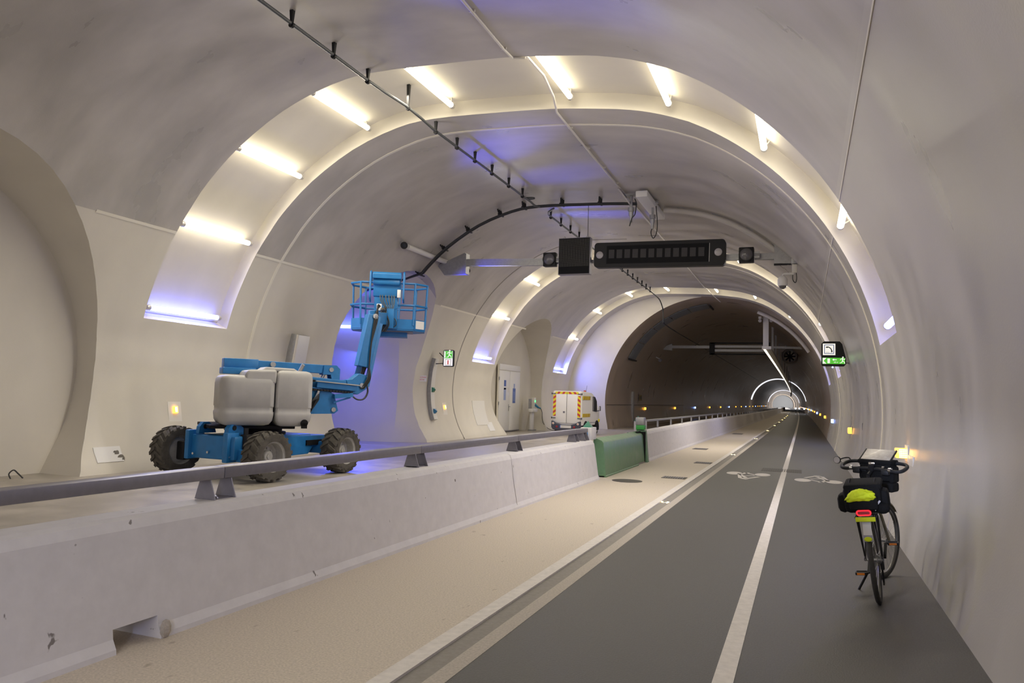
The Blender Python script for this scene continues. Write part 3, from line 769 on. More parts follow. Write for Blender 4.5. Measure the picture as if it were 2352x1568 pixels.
# ------------------------------------------------------------------ left wall equipment
# emergency exit sign
s = thing('exit_sign', 'lit green exit sign with running man above a red extinguisher symbol', 'sign', (-11.45, 23.05, 2.86))
MB().prism(rrect(.46, .66, .06), 1, -.05, .05).build('housing', M_black, s, bevel=.008)
MB().box((.0, -.053, .0), (.385, .006, .59)).build('lit_panel', M_signw, s)
MB().box((.0, -.058, .145), (.36, .006, .285)).build('green_field', M_signg, s)
def man(sc, ox, oz, y):
    mb = MB()
    L = [((0,.16),(0,.0),.055),((0,.0),(.10,-.06),.04),((.10,-.06),(.13,-.17),.035),((0,.0),(-.05,-.10),.04),((-.05,-.10),(-.16,-.13),.035),((0,.14),(.11,.08),.03),((.11,.08),(.15,.14),.028),((0,.14),(-.10,.12),.03),((-.10,.12),(-.13,.04),.028)]
    for a, b, w in L:
        mb.span((ox+a[0]*sc, y, oz+a[1]*sc), (ox+b[0]*sc, y, oz+b[1]*sc), w*sc, .004, up=(0,1,0))
    mb.cyl((ox+.02*sc, y-.002, oz+.225*sc), (ox+.02*sc, y+.002, oz+.225*sc), .045*sc, n=12)
    return mb
man(.72, .04, .135, -.063).build('running_man', M_signw, s)
MB().box((-.145, -.062, .145), (.05, .004, .24)).build('door_symbol', M_signw, s)
MB().box((0, -.058, -.155), (.24, .004, .25)).build('symbol_border', M_ink, s)
MB().box((0, -.061, -.155), (.215, .004, .225)).build('symbol_field', M_signw, s)
MB().box((0, -.064, -.165), (.05, .004, .15)).box((.0, -.064, -.08), (.03, .004, .03)).build('extinguisher_symbol', M_signr, s)
MB().span((-.23, .0, .05), (-.48, .12, .22), .03, .03).span((-.23, 0, -.2), (-.62, .0, -.22), .03, .03).span((-.25,0,-.25),(-.22,0,.2),.03,.03).build('wall_bracket', M_black, s)
s.scale = (.88, .88, .88)
# curved white strip box with two markers
i0 = nearest(-11.98, .70); i1 = nearest(-12.02, 2.9)
t = thing('wall_duct', 'curved white duct up the left wall with a green and a blue marker', 'duct')
mb = MB(); rows = []
for i in range(i0, i1+1):
    a = off(i, .02); b = off(i, -.13)
    rows.append([(a[0], 22.93, a[1]), (b[0], 22.93, b[1]), (b[0], 23.2, b[1]), (a[0], 23.2, a[1])])
mb.sweep(rows, closed_v=True); mb.f += [(0,1,2,3), tuple(len(mb.v)-4+i for i in (3,2,1,0))]
mb.build('casing', M_whitew, t)
mb = MB(); rows = []
for i in range(i0, i1+1):
    a = off(i, .02); b = off(i, -.13)
    rows.append([(a[0], 22.90, a[1]), (b[0], 22.90, b[1]), (b[0], 22.93, b[1]), (a[0], 22.93, a[1])])
mb.sweep(rows, closed_v=True); mb.build('edge_trim', M_zinc, t)
for z, m, nm in ((1.76, M_pyr, 'green marker'), (.98, mat('blue_marker', (.02,.16,.30,1), .4), 'blue marker')):
    p = onprof(-12.1, z, -.13)[0]
    MB().lathe([(.12,0),(.12,.02),(0,.12)], 4, (p[0], 23.07, p[1]), Ry(90) @ Rz(45)).build('pyramid_marker', m, t, label=nm)
# grey equipment box
p = onprof(-12.1, 2.55)[0]
t = thing('wall_cabinet', 'tall grey and white box on the left wall above the lift', 'wall box', (p[0]+.02, 15.5, 2.60))
MB(Ry(9).to_4x4()).cbox((.09, -.02, 0), (.20, .52, .86), .01).build('case', M_zinc, t)
MB(Ry(9).to_4x4()).cbox((.195, .0, 0), (.02, .50, .84), .006).build('front_cover', M_white, t)
MB(Ry(9).to_4x4()).box((.2, -.24, 0), (.03, .06, .86)).build('corner_trim', M_joint, t)
# red and white riser label
t = thing('riser_label', 'small white label with red lettering on the edge of the passage', 'label', (-12.1, 22.35, 2.13), (0, 0, radians(38)))
MB().box((0,0,0), (.32, .008, .20)).build('plate', M_white, t)
text('lettering', 'COLONNE', .062, M_redt, t, (0, -.006, .04), (radians(90), 0, 0))
text('lettering', 'SECHE', .062, M_redt, t, (0, -.006, -.04), (radians(90), 0, 0))
# amber lights in plates
def amber(x, y, z, lab, left=True, grp='amber wall marker lights', plate=(.34,.44)):
    p, n = onprof(x, z, 0)
    ang = math.atan2(-n[1], -n[0])       # tilt of the wall
    t = thing('marker_light', lab, 'wall light', (p[0], y, p[1]), (0, -ang if left else -ang, 0), grp)
    if plate: MB().box((.006, .0, -.02), (.012, plate[0], plate[1])).build('plate', M_whitew, t)
    MB().cbox((.03, 0, .03), (.05, .10, .14), .008).build('lens', M_amber, t)
    MB().box((.057, .0, .03), (.004, .05, .10)).build('glowing_core', M_ambw, t)
    return t
amber(-12.1, 11.75, 1.09, 'amber light in white plate on the left wall, behind the lift wheel')
amber(-12.1, 24.15, 1.12, 'amber light in white plate on left wall near the exit sign')
# access panels set in the left wall
def wall_panel(y0, y1, z0, z1, lab, m, d=.012):
    rows = []
    ia, ib = nearest(-11.9, z0), nearest(-11.9, z1)
    zs = [z0+(z1-z0)*k/6 for k in range(7)]
    mb = MB()
    for z in zs:
        a = onprof(-12, z, -d)[0]; b = onprof(-12, z, .01)[0]
        rows.append([(a[0], y0, a[1]), (a[0], y1, a[1]), (b[0], y1, b[1]), (b[0], y0, b[1])])
    mb.sweep(rows, closed_v=True); mb.f += [(0,1,2,3), tuple(len(mb.v)-4+i for i in (3,2,1,0))]
    return tag(mb.build('access_panel', m), lab, 'access panel', 'access panels in the left wall')
wall_panel(9.72, 10.28, .02, .40, 'low white access panel with a black scuff on the left wall', M_white)
mb = MB()
for (y, z, ry, rz) in ((10.17,.21,.05,.07),(10.23,.13,.07,.05),(10.14,.27,.035,.03),(10.27,.06,.03,.06)):
    p = onprof(-12, z, -.013)[0]; mb.ball((p[0], y, p[1]), (.004, ry, rz), 10, 6)
tag(mb.build('black_scuff', M_gut), 'dark sooty scuff mark beside the low white panel', 'stain')
wall_panel(26.6, 27.8, .38, 1.42, 'large flush white panel on the left wall before the door', M_whitew)
wall_panel(27.55, 28.1, .02, .5, 'small low white panel at the foot of the wall by the door', M_white)
# double door in the recess
d = thing('double_door', 'white steel double door with blue notices in the arched recess', 'door', (-12.6, 0, 0))
MB().box((.0, 31.62, 1.52), (.05, 2.66, 3.0)).build('frame', M_joint, d)
for y in (30.98, 32.27):
    lf = MB().cbox((.04, y, 1.40), (.05, 1.25, 2.72), .006).build('door_leaf', M_white, d)
MB().cbox((.045, 31.62, 2.92), (.05, 2.56, .26), .006).build('transom_panel', M_white, d)
MB().cyl((.07, 31.5, 1.15), (.12, 31.5, 1.15), .02, n=8).cyl((.11, 31.42, 1.15), (.11, 31.62, 1.15), .014, n=8).box((.068, 31.5, 1.1), (.01, .06, .3)).build('handle', M_zinc, d)
for z in (.3, 1.3, 2.4): MB().cyl((.06, 30.33, z-.07), (.06, 30.33, z+.07), .025, n=8).build('hinge', M_zinc, d)
for y, z, w, hh, m in ((31.0,2.2,.24,.28,M_poster),(31.0,1.72,.26,.56,M_postl),(31.0,1.95,.25,.07,M_poster),(32.15,2.1,.14,.2,M_postl),(32.15,1.65,.34,.68,M_poster),(31.4,1.9,.14,.22,M_whitew)):
    MB().box((.069, y, z), (.006, w, hh)).build('notice', m, d)
for k in range(9): MB().box((.073, 32.15, 1.42+k*.05), (.002, .24, .018)).build('notice_line', M_postl, d)
MB().box((.06, 31.6, .05), (.06, 2.6, .05)).build('bottom_bar', M_steel, d)
# charging post
c = thing('charging_post', 'wall charging unit on a white post with a plugged in blue connector', 'charger', (-12.15, 33.75, 0))
MB().cbox((-.05, .0, .5), (.10, .34, .98), .01).build('post', M_white, c)
MB().cbox((.0, .0, .98), (.22, .74, .16), .02).build('shelf', M_white, c)
MB().box((-.05, -.3, 1.25), (.12, .1, .55)).build('side_plate', M_zinc, c)
MB().cbox((-.02, .12, 1.33), (.14, .24, .52), .01).build('charger_box', M_whitew, c)
MB().box((.052, .14, 1.42), (.006, .16, .10)).build('status_light', mat('green_status_glow', (.1,.8,.2,1), .4, emit=(.1,.9,.25,1), estr=2.5), c)
MB().cyl((.05, .12, 1.25), (.16, .3, 1.12), .06, .05, 12).cyl((.16,.3,1.12),(.2,.5,1.08),.035,n=10).build('plug', mat('blue_plug', (.03,.2,.36,1), .45), c)
MB().tube(catmull([(.2,.5,1.08),(.25,.62,.9),(.25,.7,.5),(.4,.8,.2),(.7,.9,.03),(1.4,.5,.02)], 8), .014, 6).build('charging_cable', M_cable, c)
MB().box((-.05, .05, .03), (.25, .5, .06)).build('base_plate', M_zinc, c)
# wire loop sticking out of the lane floor
w_ = MB().tube(catmull([(-12.2,8.5,.0),(-12.22,8.48,.08),(-12.2,8.54,.14),(-12.17,8.6,.08),(-12.13,8.66,.0)], 6), .012, 6).build('wire_loop', M_cable)
tag(w_, 'thin dark wire loop sticking up from the floor by the left recess', 'wire')

# ------------------------------------------------------------------ right wall equipment
s = thing('phone_sign', 'black sign on the right wall with lit telephone square and green exit strip', 'sign', (.73, 21.0, 2.98))
MB().prism([(-.28,-.34),(.24,-.34),(.29,-.28),(.29,-.14),(.20,.24),(.14,.31),(-.24,.31),(-.30,.25),(-.30,-.29)], 1, -.05, .05).build('housing', M_black, s, bevel=.01)
MB().box((-.115, -.053, .10), (.30, .006, .30)).build('lit_square', M_signw, s)
mb = MB()
for a, b in (((-.225,-.01),(-.005,-.01)),((-.225,.215),(-.005,.215)),((-.225,-.01),(-.225,.215)),((-.005,-.01),(-.005,.215))):
    mb.span((a[0], -.058, a[1]), (b[0], -.058, b[1]), .016, .004, up=(0,1,0))
mb.build('blue_border', M_signb, s)
MB().tube(catmull([(-.17,-.06,.16),(-.12,-.06,.155),(-.07,-.06,.11),(-.05,-.06,.06)], 6), .012, 8).ball((-.165,-.06,.155),(.03,.006,.018)).ball((-.05,-.06,.05),(.018,.006,.03)).build('handset_symbol', M_ink, s)
text('lettering', 'SOS', .045, mat('pale_ink', (.55,.57,.5,1), .5), s, (-.15, -.058, .02), (radians(90), 0, 0))
MB().box((-.005, -.053, -.20), (.54, .006, .16)).build('green_strip', M_signg, s)
mb = MB(); mb.prism([(-.27,-.275),(-.27,-.125),(-.18,-.125),(-.25,-.20),(-.18,-.275)], 1, -.060, -.056); mb.box((-.125,-.058,-.20),(.06,.004,.12)); mb.build('arrow_symbol', M_signw, s)
MB().box((.03,-.058,-.17),(.07,.004,.02)).prism([(-.04,-.17),(.0,-.14),(.0,-.20)], 1, -.06, -.056).build('arrow_symbol', M_signw, s)
text('lettering', '60 m', .05, M_signw, s, (.05, -.057, -.235), (radians(90), 0, 0))
man(.42, .205, -.20, -.059).build('running_man', M_signw, s)
MB().span((.28, 0, -.25), (.52, 0, -.25), .03, .03).span((.28, 0, .1), (.40, .02, .2), .025, .025).box((.38, .0, -.2), (.05, .06, .16)).span((.30,.0,.32),(.42,.0,-.25),.025,.04).build('wall_bracket', M_steel, s)
MB().ball((-.03,-.03,-.365), (.02,.02,.02)).build('blue_led', M_bluel, s)
def side_light(y, z, lab, blue=False, box=False, left=False, grp=None, x=None):
    if left: px = x; sg = 1
    else: px = 1.24 if y < YE else TC+sqrt(TR*TR-(z-TZ)**2); sg = -1
    if left: px = TC-sqrt(TR*TR-(z-TZ)**2)
    t = thing('marker_light', lab, 'wall light', (px+bend(y), y, z), group=grp)
    if box: return t
    return t
side_proto = {}
def marker(y, left, blue, lab, grp):
    z = .97 if not left else 1.07
    px = TC+(-1 if left else 1)*sqrt(TR*TR-(z-TZ)**2)
    key = (left, blue)
    loc = (px+bend(y), y, z)
    if key in side_proto: t = dup(side_proto[key], loc, None, lab, grp)
    else:
        t = thing('marker_light', lab, 'wall light', loc, group=grp); side_proto[key] = t
        sg = 1 if left else -1
        MB().cbox((sg*.05, 0, 0), (.12, .16, .16), .02).build('lens', M_bluel if blue else M_amber, t)
        MB().box((0, .0, 0), (.03, .24, .24)).build('back_plate', M_zinc, t)
    return t
# large amber light beside the handlebar of the bicycle
p, n = onprof(1.25, 1.03)
t = thing('marker_light', 'big rectangular amber light on right wall behind the bicycle handlebar', 'wall light', (p[0], 10.55, 1.04))
MB().cbox((-.07, 0, 0), (.13, .16, .12), .012).build('lens', M_amber, t)
mb = MB()
for i in range(6):
    for j in range(5): mb.box((-.09+.02*i-.0, -.081, -.045+.0225*j), (.014, .004, .014))
mb.build('led_grid', M_ambw, t)
MB().box((-.003, .0, .0), (.02, .3, .2)).build('back_plate', M_whitew, t)
wp = tag(MB().box((p[0]+.0, 10.15, .72), (.024, .42, .62)).build('access_panel', M_whitew), 'flush pale panel on the right wall behind the bicycle', 'access panel')
t = thing('wall_plate_bracket', 'narrow dark steel bracket standing off the right wall', 'bracket', (1.27, 18.4, 1.12))
MB().box((-.02, 0, 0), (.03, .12, .52)).box((-.05, -.1, 0.05), (.02, .03, .16)).build('plate', M_steel, t)
ga, gb = 'small amber lights along the right tunnel wall', 'small blue lights along the right tunnel wall'
marker(21.8, False, False, 'amber light on the right wall beyond the narrow bracket', None)
marker(34.8, False, True, 'first blue light along the right wall', None)
yq = 47.0; k = 1
while yq < 290:
    b = (k % 3 == 0)
    marker(yq, False, b, 'tiny blue marker light in the row along the right tunnel wall' if b else 'tiny amber marker light in the row along the right tunnel wall', gb if b else ga)
    yq += 12.7; k += 1
ga, gb = 'small amber lights along the left tunnel wall', 'small blue lights along the left tunnel wall'
yq = 50.2; k = 0
while yq < 290:
    b = (k % 3 == 2)
    marker(yq, True, b, 'tiny blue marker light in the row along the left tunnel wall' if b else 'tiny amber marker light in the row along the left tunnel wall', gb if b else ga)
    yq += 12.65; k += 1

# ------------------------------------------------------------------ things on the floor
mb = MB(); mb.lathe([(.30,-.002),(.30,.006),(.28,.008),(0,.008)], 28, (-3.27, 14.72, 0))
tag(mb.build('manhole_cover', M_grate), 'round dark manhole cover on the walkway in front of the green gate', 'manhole cover')
def grate(x0, x1, y0, y1, lab, grp='drain grates in the walkway'):
    t = thing('drain_grate', lab, 'drain grate', ((x0+x1)/2, (y0+y1)/2, 0), group=grp)
    MB().box((0,0,.003), (x1-x0, y1-y0, .006)).build('frame', M_grate, t)
    n = int((x1-x0)/.05); mb = MB()
    for k in range(n): mb.box((-(x1-x0)/2+.025+k*.05, 0, .008), (.025, y1-y0-.04, .006))
    mb.build('bars', M_steel, t)
grate(-2.78, -2.29, 15.75, 16.15, 'dark square drain grate in the walkway, nearest one to the viewer')
grate(-2.7, -2.27, 20.1, 20.6, 'dark drain grate in the walkway just past the green gate')
grate(-3.55, -3.08, 26.0, 26.7, 'dark drain grate close to the barrier beyond the gate')
grate(-3.5, -3.0, 40.6, 41.6, 'faint drain grate far along the walkway by the barrier')
t = thing('drain_channel', 'wide dark drain grating across the cycle lane under the centre line', 'drain grate', (-.5, 19.45, 0))
MB().box((0,0,.0015), (.92, .9, .003)).build('frame', mat('dark_grating', (.075,.072,.066,1), .7), t)
mb = MB()
for k in range(18): mb.box((-.43+k*.05, 0, .0025), (.022, .84, .003))
mb.build('bars', M_grate, t)
for y, lab in ((12.1, 'shiny road stud in the gutter near the viewer'), (24.4, 'shiny road stud in the gutter beyond the gate'), (36.4, 'small road stud in the gutter by the tunnel mouth')):
    t = thing('road_stud', lab, 'road stud', (-2.06, y, -.012), group='road studs in the gutter')
    MB().lathe([(.075,0),(.065,.012),(.04,.02),(0,.022)], 16).build('dome', M_chrome, t)
    MB().box((.045, -.04, .014), (.03, .02, .01)).box((-.045, -.04, .014), (.03, .02, .01)).build('lamp', M_ambw, t)
yq = 48.4
while yq < 130:
    t = thing('road_stud', 'tiny road stud further along the gutter inside the tunnel', 'road stud', (-2.06+bend(yq), yq, -.012), group='road studs inside the tunnel')
    MB().lathe([(.075,0),(.065,.012),(.04,.02),(0,.022)], 10).build('dome', M_ambw, t); yq += 12.2
def bike_mark(x, y, flip, lab):
    s = -1 if flip else 1
    t = thing('bicycle_road_marking', lab, 'road marking', (x, y, .0), (0, 0, pi if flip else 0), 'bicycle symbols on the cycle lane')
    for dx in (-.31, .31): MB(Matrix.Translation((dx,0,0)) @ Matrix.Diagonal((1.25,2.6,1,1))).lathe([(.135,0),(.135,.003),(0,.003)], 28).build('wheel_shape', M_paint, t)
    mb = MB()
    P = [(.20,.02,.10,.42),(.10,.42,-.04,.44),(-.04,.44,-.26,.22),(-.02,.38,.16,.10),(-.16,.06,.10,-.10),(.18,.10,.02,-.12),(-.16,.14,.04,.2),(.06,.46,-.06,.5)]
    for a, b, c, d in P: mb.span((a, b*2.6, .0015), (c, d*2.6, .0015), .075, .003)
    mb.build('frame_shape', M_paint, t)
    return t
bike_mark(-1.18, 17.95, True, 'white bicycle symbol painted left of the centre line')
bike_mark(.29, 17.3, False, 'white bicycle symbol painted right of the centre line')
# ------------------------------------------------------------------ inside the running tunnel
LX = -1.95
t = thing('line_luminaire', 'long suspended line of small lamps running into the tunnel', 'lamp', (LX, 44.0, 4.72))
mb = MB(); yy = [0]+[8*k for k in range(1, 31)]
mb.sweep([[(x+bend(44+y), y, z) for x, z in ((-.22,.0),(.22,.0),(.22,.13),(-.22,.13))] for y in yy], closed_v=True)
mb.f += [(0,1,2,3), tuple(len(mb.v)-4+i for i in (3,2,1,0))]
mb.build('housing', M_white, t)
lens0 = MB().cbox((0,0,-.02), (.12, .36, .04), .01).build('lamp_lens', M_led, t)
lens0.location = (-.12, .5, 0)
yq = 1.5; k = 0
while yq < 150 and k < 95:
    o = lens0.copy(); COL.objects.link(o); o.location = (-.12+bend(44+yq), yq, 0); yq += 1.0 if yq < 40 else 2.0; k += 1
MB().box((0, -.01, .06), (.50, .05, .17)).build('end_cap', M_white, t)
MB().cbox((-.05, .25, 1.09), (.30, .22, 1.9), .01).build('drop_column', M_white, t)
for yq in (6, 12, 20, 30, 42, 56, 72, 90, 110):
    MB().box((.1+bend(44+yq), yq, 1.05), (.12, .10, 1.85)).build('hanger', M_zinc, t)
for x, lab in ((LX-.36, 'white camera hung left of the luminaire column'), (LX+.24, 'white camera hung right of the luminaire column')):
    c = thing('tunnel_camera', lab, 'camera', (x, 44.0, 6.35), group='cameras on the luminaire column')
    MB().cbox((0,0,.14), (.16, .2, .14), .01).build('junction_box', M_whitew, c)
    MB().cyl((0,-.2,-.05), (0,.15,-.03), .085, n=16).build('body', M_white, c)
    MB().cyl((0,-.205,-.05), (0,-.2,-.05), .065, n=16).build('lens', M_lensg, c)
    MB().box((.08 if x < LX else -.08, .05, .12), (.2, .05, .05)).build('arm', M_zinc, c)
# lamps' light
for yq in range(46, 200, 9):
    area('line_lamp', (LX+bend(yq), yq, 4.66), (0, 0, -1), .15, 5, 42, (1, .86, .66))
# white tray along the right vault at the tunnel mouth
mb = MB(); rows = []
for y in (40.2, 44):
    a = radians(57); rows.append([(TC+(TR-.06)*cos(a+da), y, TZ+(TR-.06)*sin(a+da)) for da in (-.03, .03)]+[(TC+(TR+.0)*cos(a+da), y, TZ+(TR+.0)*sin(a+da)) for da in (.03, -.03)])
mb.sweep(rows, closed_v=True); mb.f += [(0,1,2,3), (7,6,5,4)]
# arc tray following the vault
mb = MB(); mb.tube([(TC+(TR-.12)*cos(radians(a)), 42.4, TZ+(TR-.12)*sin(radians(a))) for a in range(32, 70, 2)], .10, 10)
tag(mb.build('curved_tray', M_cond), 'white curved tray round the right side of the tunnel vault', 'tray')
# screens on the left of the vault
for k in range(5):
    aa = 153-k*11.5
    mb = MB(); rows = []
    for j in range(7):
        a = radians(aa-j*1.8)
        rows.append([(TC+(TR-d)*cos(a), y, TZ+(TR-d)*sin(a)) for y, d in ((42.2,.06),(44.0,.06),(44.0,.02),(42.2,.02))])
    mb.sweep(rows, closed_v=True); mb.f += [(0,1,2,3), tuple(len(mb.v)-4+i for i in (3,2,1,0))]
    tag(mb.build('mesh_screen', M_panelg), f'grey curved screen on the tunnel vault, {NTH[k]} up from the left wall', 'screen', 'screens round the tunnel vault')
for aa, lab in ((153.5, 'short dark bar at the lower end of the vault screens'), (95, 'short dark bar at the upper end of the vault screens')):
    a = radians(aa)
    tag(MB().span((TC+(TR-.12)*cos(a), 42.1, TZ+(TR-.12)*sin(a)), (TC+(TR-.12)*cos(a), 44.1, TZ+(TR-.12)*sin(a)), .08, .08).build('screen_bar', M_black), lab, 'bar')
# second gantry seen from behind
g = thing('sign_gantry', 'grey gantry with dark sign frame hanging inside the tunnel', 'gantry', (0, 50.0, 5.15))
MB().span((-8.3, 0, .1), (-5.5, 0, .1), .16, .18).build('arm', M_zinc, g)
MB().prism([(-9.1,-.05),(-8.2,.32),(-8.2,-.14)], 1, -.1, .1).build('wall_bracket', M_zinc, g)
for z in (.36, -.36): MB().box((-3.9, 0, z), (3.6, .22, .08)).build('sign_frame', M_black, g)
MB().box((-5.6, 0, 0), (.34, .22, .80)).build('sign_frame', M_black, g)
MB().box((-2.1, 0, 0), (.2, .22, .8)).build('sign_frame', M_black, g)
for z in (.14, -.12): MB().box((-3.9, .02, z), (3.4, .10, .16)).build('sign_back', M_zinc, g)
MB().span((-1.9, 0, .1), (.05, 0, .05), .12, .14).build('arm', M_zinc, g)
c = thing('tunnel_camera', 'small dark camera hanging under the tunnel gantry bracket', 'camera', (-8.9, 49.5, 4.5))
MB().cyl((0,-.15,-.2),(0,.15,-.15),.11,n=12).build('body', M_steel, c); MB().span((-.42,.05,.1),(0,.05,-.12),.07,.07).build('arm', M_zinc, c)
# dark ventilation fan right of the luminaire
f = thing('jet_fan', 'dark cylindrical ventilation fan under the vault right of the luminaire', 'fan', (-1.0, 62, 5.35))
MB().lathe([(.52,-1.6),(.58,-1.5),(.58,1.5),(.52,1.6),(.44,1.6),(.44,-1.6),(.52,-1.6)], 24, (0,0,0), Rx(90), caps=False).build('casing', M_steel, f)
mb = MB()
for k in range(8): mb.box((.22*cos(k*pi/4), -.9, .22*sin(k*pi/4)), (.38, .03, .12), Ry(-45*k))
mb.ball((0,-.9,0), .12).build('rotor', M_black, f)
MB().box((-.3,-1,.62),(.06,.06,.5)).box((.2,-1,.5),(.06,.06,.35)).box((-.3,1,.62),(.06,.06,.5)).box((.2,1,.5),(.06,.06,.35)).build('hanger', M_zinc, f)
# service niche, sign, hand line on the left tunnel wall
zz = 1.3; px = TC-sqrt(TR**2-(zz-TZ)**2)
MB_ = MB().box((px+.06, 46.2, 1.05), (.16, .32, 2.2)).build('cable_riser', M_zinc)
tag(MB_, 'grey vertical cable riser on the left tunnel wall', 'riser')
t = thing('distance_sign', 'small dark yellow sign on the left tunnel wall beside the riser', 'sign', (px+.12, 48.4, 1.78))
MB().box((0,0,0), (.03, .62, .36)).build('plate', mat('ochre_plate', (.22,.16,.05,1), .6), t)
MB().box((.018,-.14,0), (.004, .2, .2)).box((.018,.14,0), (.004, .2, .2)).build('symbols', M_ink, t)
mb = MB().tube([(px+.05, y, 1.32) for y in (39.7, 42, 46)], .012, 6)
mb.tube([(px+.05+bend(y), y, 1.32) for y in (46.4, 52, 60, 68)], .012, 6)
tag(mb.build('hand_line', M_black), 'thin dark cable strung along the left tunnel wall', 'cable')
# lit arches far down the tunnel
def far_arch(y, lab):
    t = thing('light_arch', lab, 'light arch', (bend(y), y, 0), group='lit arches deep in the tunnel')
    for dy in (0, 2.2):
        mb = MB()
        pts = [(TC+(TR-.05)*cos(radians(a)), dy, TZ+(TR-.05)*sin(radians(a))) for a in range(10, 172, 3)]
        mb.tube(pts, .075, 8)
        mb.build('lit_band', M_arc, t)
far_arch(168, 'lit double arch deep in the tunnel, the nearer one')
far_arch(296, 'small lit arch at the far end of the tunnel')
for yq, pw in ((169, 260), (297, 900), (330, 2500), (370, 3500), (420, 4500)):
    area('far_arch_lamp', (TC+bend(yq), yq, 6.6), (0, 0, -1), 2.5, 2.0, pw, (.86, .9, 1))
area('portal_fill', (TC+bend(425), 425, 5.0), (0, 1, -.1), 6, 2, 5000, (.9, .94, 1))  # added fill aimed at the whitened end wall to brighten it
# headlights of oncoming riders
t = thing('oncoming_lamps', 'cluster of three white headlights of riders far down the cycle lane', 'headlights', (bend(150)-.2, 150, 0))
for x, z in ((-.75, 1.0), (-.1, 1.02), (.75, .98)):
    MB().ball((x, 0, z), .13, 12, 8).build('headlight', M_hl, t)
    MB().box((x, .3, .5), (.05, .5, .9)).build('fork', M_black, t)
# ------------------------------------------------------------------ blue articulated boom lift
LT = thing('boom_lift', 'blue and grey articulated boom lift parked on the service lane, platform raised', 'boom lift', (-9.72, 11.62, 0), (0, 0, radians(-3)))
def lug_tyre(w, r):
    mb = MB()
    # carcass
    P = [(r*.60,-w*.46),(r*.74,-w*.5),(r*.88,-w*.5),(r*.93,-w*.42),(r*.94,0),(r*.93,w*.42),(r*.88,w*.5),(r*.74,w*.5),(r*.60,w*.46)]
    mb.lathe(P, 36, (0,0,0), Ry(90), caps=False)
    n = 19
    for s in (-1, 1):
        for k in range(n):
            a0_ = 2*pi*(k+(.5 if s > 0 else 0))/n
            # swept chevron lug: from the shoulder towards the middle
            pts = []
            for x, da in ((.02, .26), (.26, .14), (.50, 0.0)):
                pts.append((s*w*x, a0_-da))
            rows = []
            for i, (x, aa) in enumerate(pts):
                hw = .085
                ro, ri = (r*1.0, r*.9) if i < 2 else (r*.965, r*.80)
                rows.append([V((x, rr*cos(aa+d), rr*sin(aa+d))) for rr, d in ((ri,-hw),(ro,-hw*.8),(ro,hw*.8),(ri,hw))])
            m = MB(); m.sweep(rows, closed_v=True); m.f += [(0,1,2,3), (11,10,9,8)]
            mb.add(m.v, m.f)
    return mb
def rim(w, r, s):
    """dished wheel, outer face on side s"""
    P = [(r*.62, w*.46),(r*.60,w*.43),(r*.54,w*.36),(r*.52,-w*.06),(r*.40,-w*.16),(r*.24,-w*.12),(r*.24,w*.04),(r*.20,w*.10),(r*.10,w*.10),(r*.10,w*.14),(0,w*.14)]
    mb = MB(); mb.lathe(P, 32, (0,0,0), Ry(90*s), caps=False)
    P2 = [(r*.62,-w*.46),(r*.58,-w*.40),(r*.52,-w*.10),(r*.30,-w*.2),(0,-w*.2)]
    mb.lathe(P2, 32, (0,0,0), Ry(90*s), caps=False)
    for k in range(9):
        a = 2*pi*k/9
        mb.cyl((s*(-w*.15), r*.31*cos(a), r*.31*sin(a)), (s*(-w*.05), r*.31*cos(a), r*.31*sin(a)), .016, n=6)
    return mb
WR, WW = .44, .36
tyre0 = rims = None
for (sx, y, st) in ((1, -1.03, -4), (-1, -1.03, -6), (1, 1.02, 0), (-1, 1.02, 0)):
    x = sx*1.10
    wrot = (0, 0, radians(st))
    if tyre0 is None:
        tyre0 = lug_tyre(WW, WR).build('wheel_tyre', M_tyre, LT, smooth=30); ty = tyre0
    else:
        ty = tyre0.copy(); COL.objects.link(ty)
    ty.location = (x, y, WR); ty.rotation_euler = wrot
    rm = rim(WW, WR, sx).build('rim', M_rim, ty, smooth=40)
# chassis
mb = MB()
mb.cbox((0, 0, .60), (1.10, 1.55, .30), .02)
mb.prism([(-.95,.72),(1.15,.72),(1.2,.60),(.85,.58),(.65,.36),(-.35,.34),(-.6,.45),(-.95,.5)], 0, -.60, .60)
mb.build('chassis', M_lift, LT, smooth=30, bevel=.01)
MB().box((.62, .78, .58), (.03, .45, .10)).box((-.62, .78, .58), (.03, .45, .10)).build('chassis_slot', M_blackm, LT)
# near axle, a heavy box with ears
mb = MB()
mb.cbox((0, -1.03, .55), (1.10, .42, .42), .03)
mb.cbox((-.52, -1.14, .58), (.10, .36, .52), .02).cbox((.40, -1.14, .56), (.12, .36, .52), .02)
mb.prism([(-1.22,.78),(-.82,.78),(-.86,.90),(-1.0,.98),(-1.12,.98),(-1.2,.90)], 0, -.42, -.34)
mb.prism([(-1.22,.78),(-.82,.78),(-.86,.90),(-1.0,.98),(-1.12,.98),(-1.2,.90)], 0, .26, .36)
mb.cbox((.72, -1.05, .42), (.46, .2, .22), .02).cbox((-.78, -1.03, .44), (.36, .2, .2), .02)
mb.build('front_axle', M_lift, LT, smooth=30)
for x in (-.38, .31): MB().cyl((x-.06, -1.08, .90), (x+.06, -1.08, .90), .045, n=14).build('pivot_pin', M_black, LT)
for x, z in ((-.05,.46),(.46,.40),(-.4,.42)): MB().cyl((x, -1.25, z), (x, -1.28, z), .022, n=8).build('bolt', M_chrome, LT)
MB().cbox((.56, -.96, .62), (.16, .2, .34), .02).cyl((.56, -1.0, .45), (.56,-1.0,.9), .045, n=12).build('steer_cylinder', M_black, LT)
mb = MB()
for k in range(3): mb.tube(catmull([(-.60,-1.0,.76),(-.76,-1.02-.03*k,.80+.02*k),(-.88,-1.02,.66),(-.90,-1.0,.45)], 5), .016, 6)
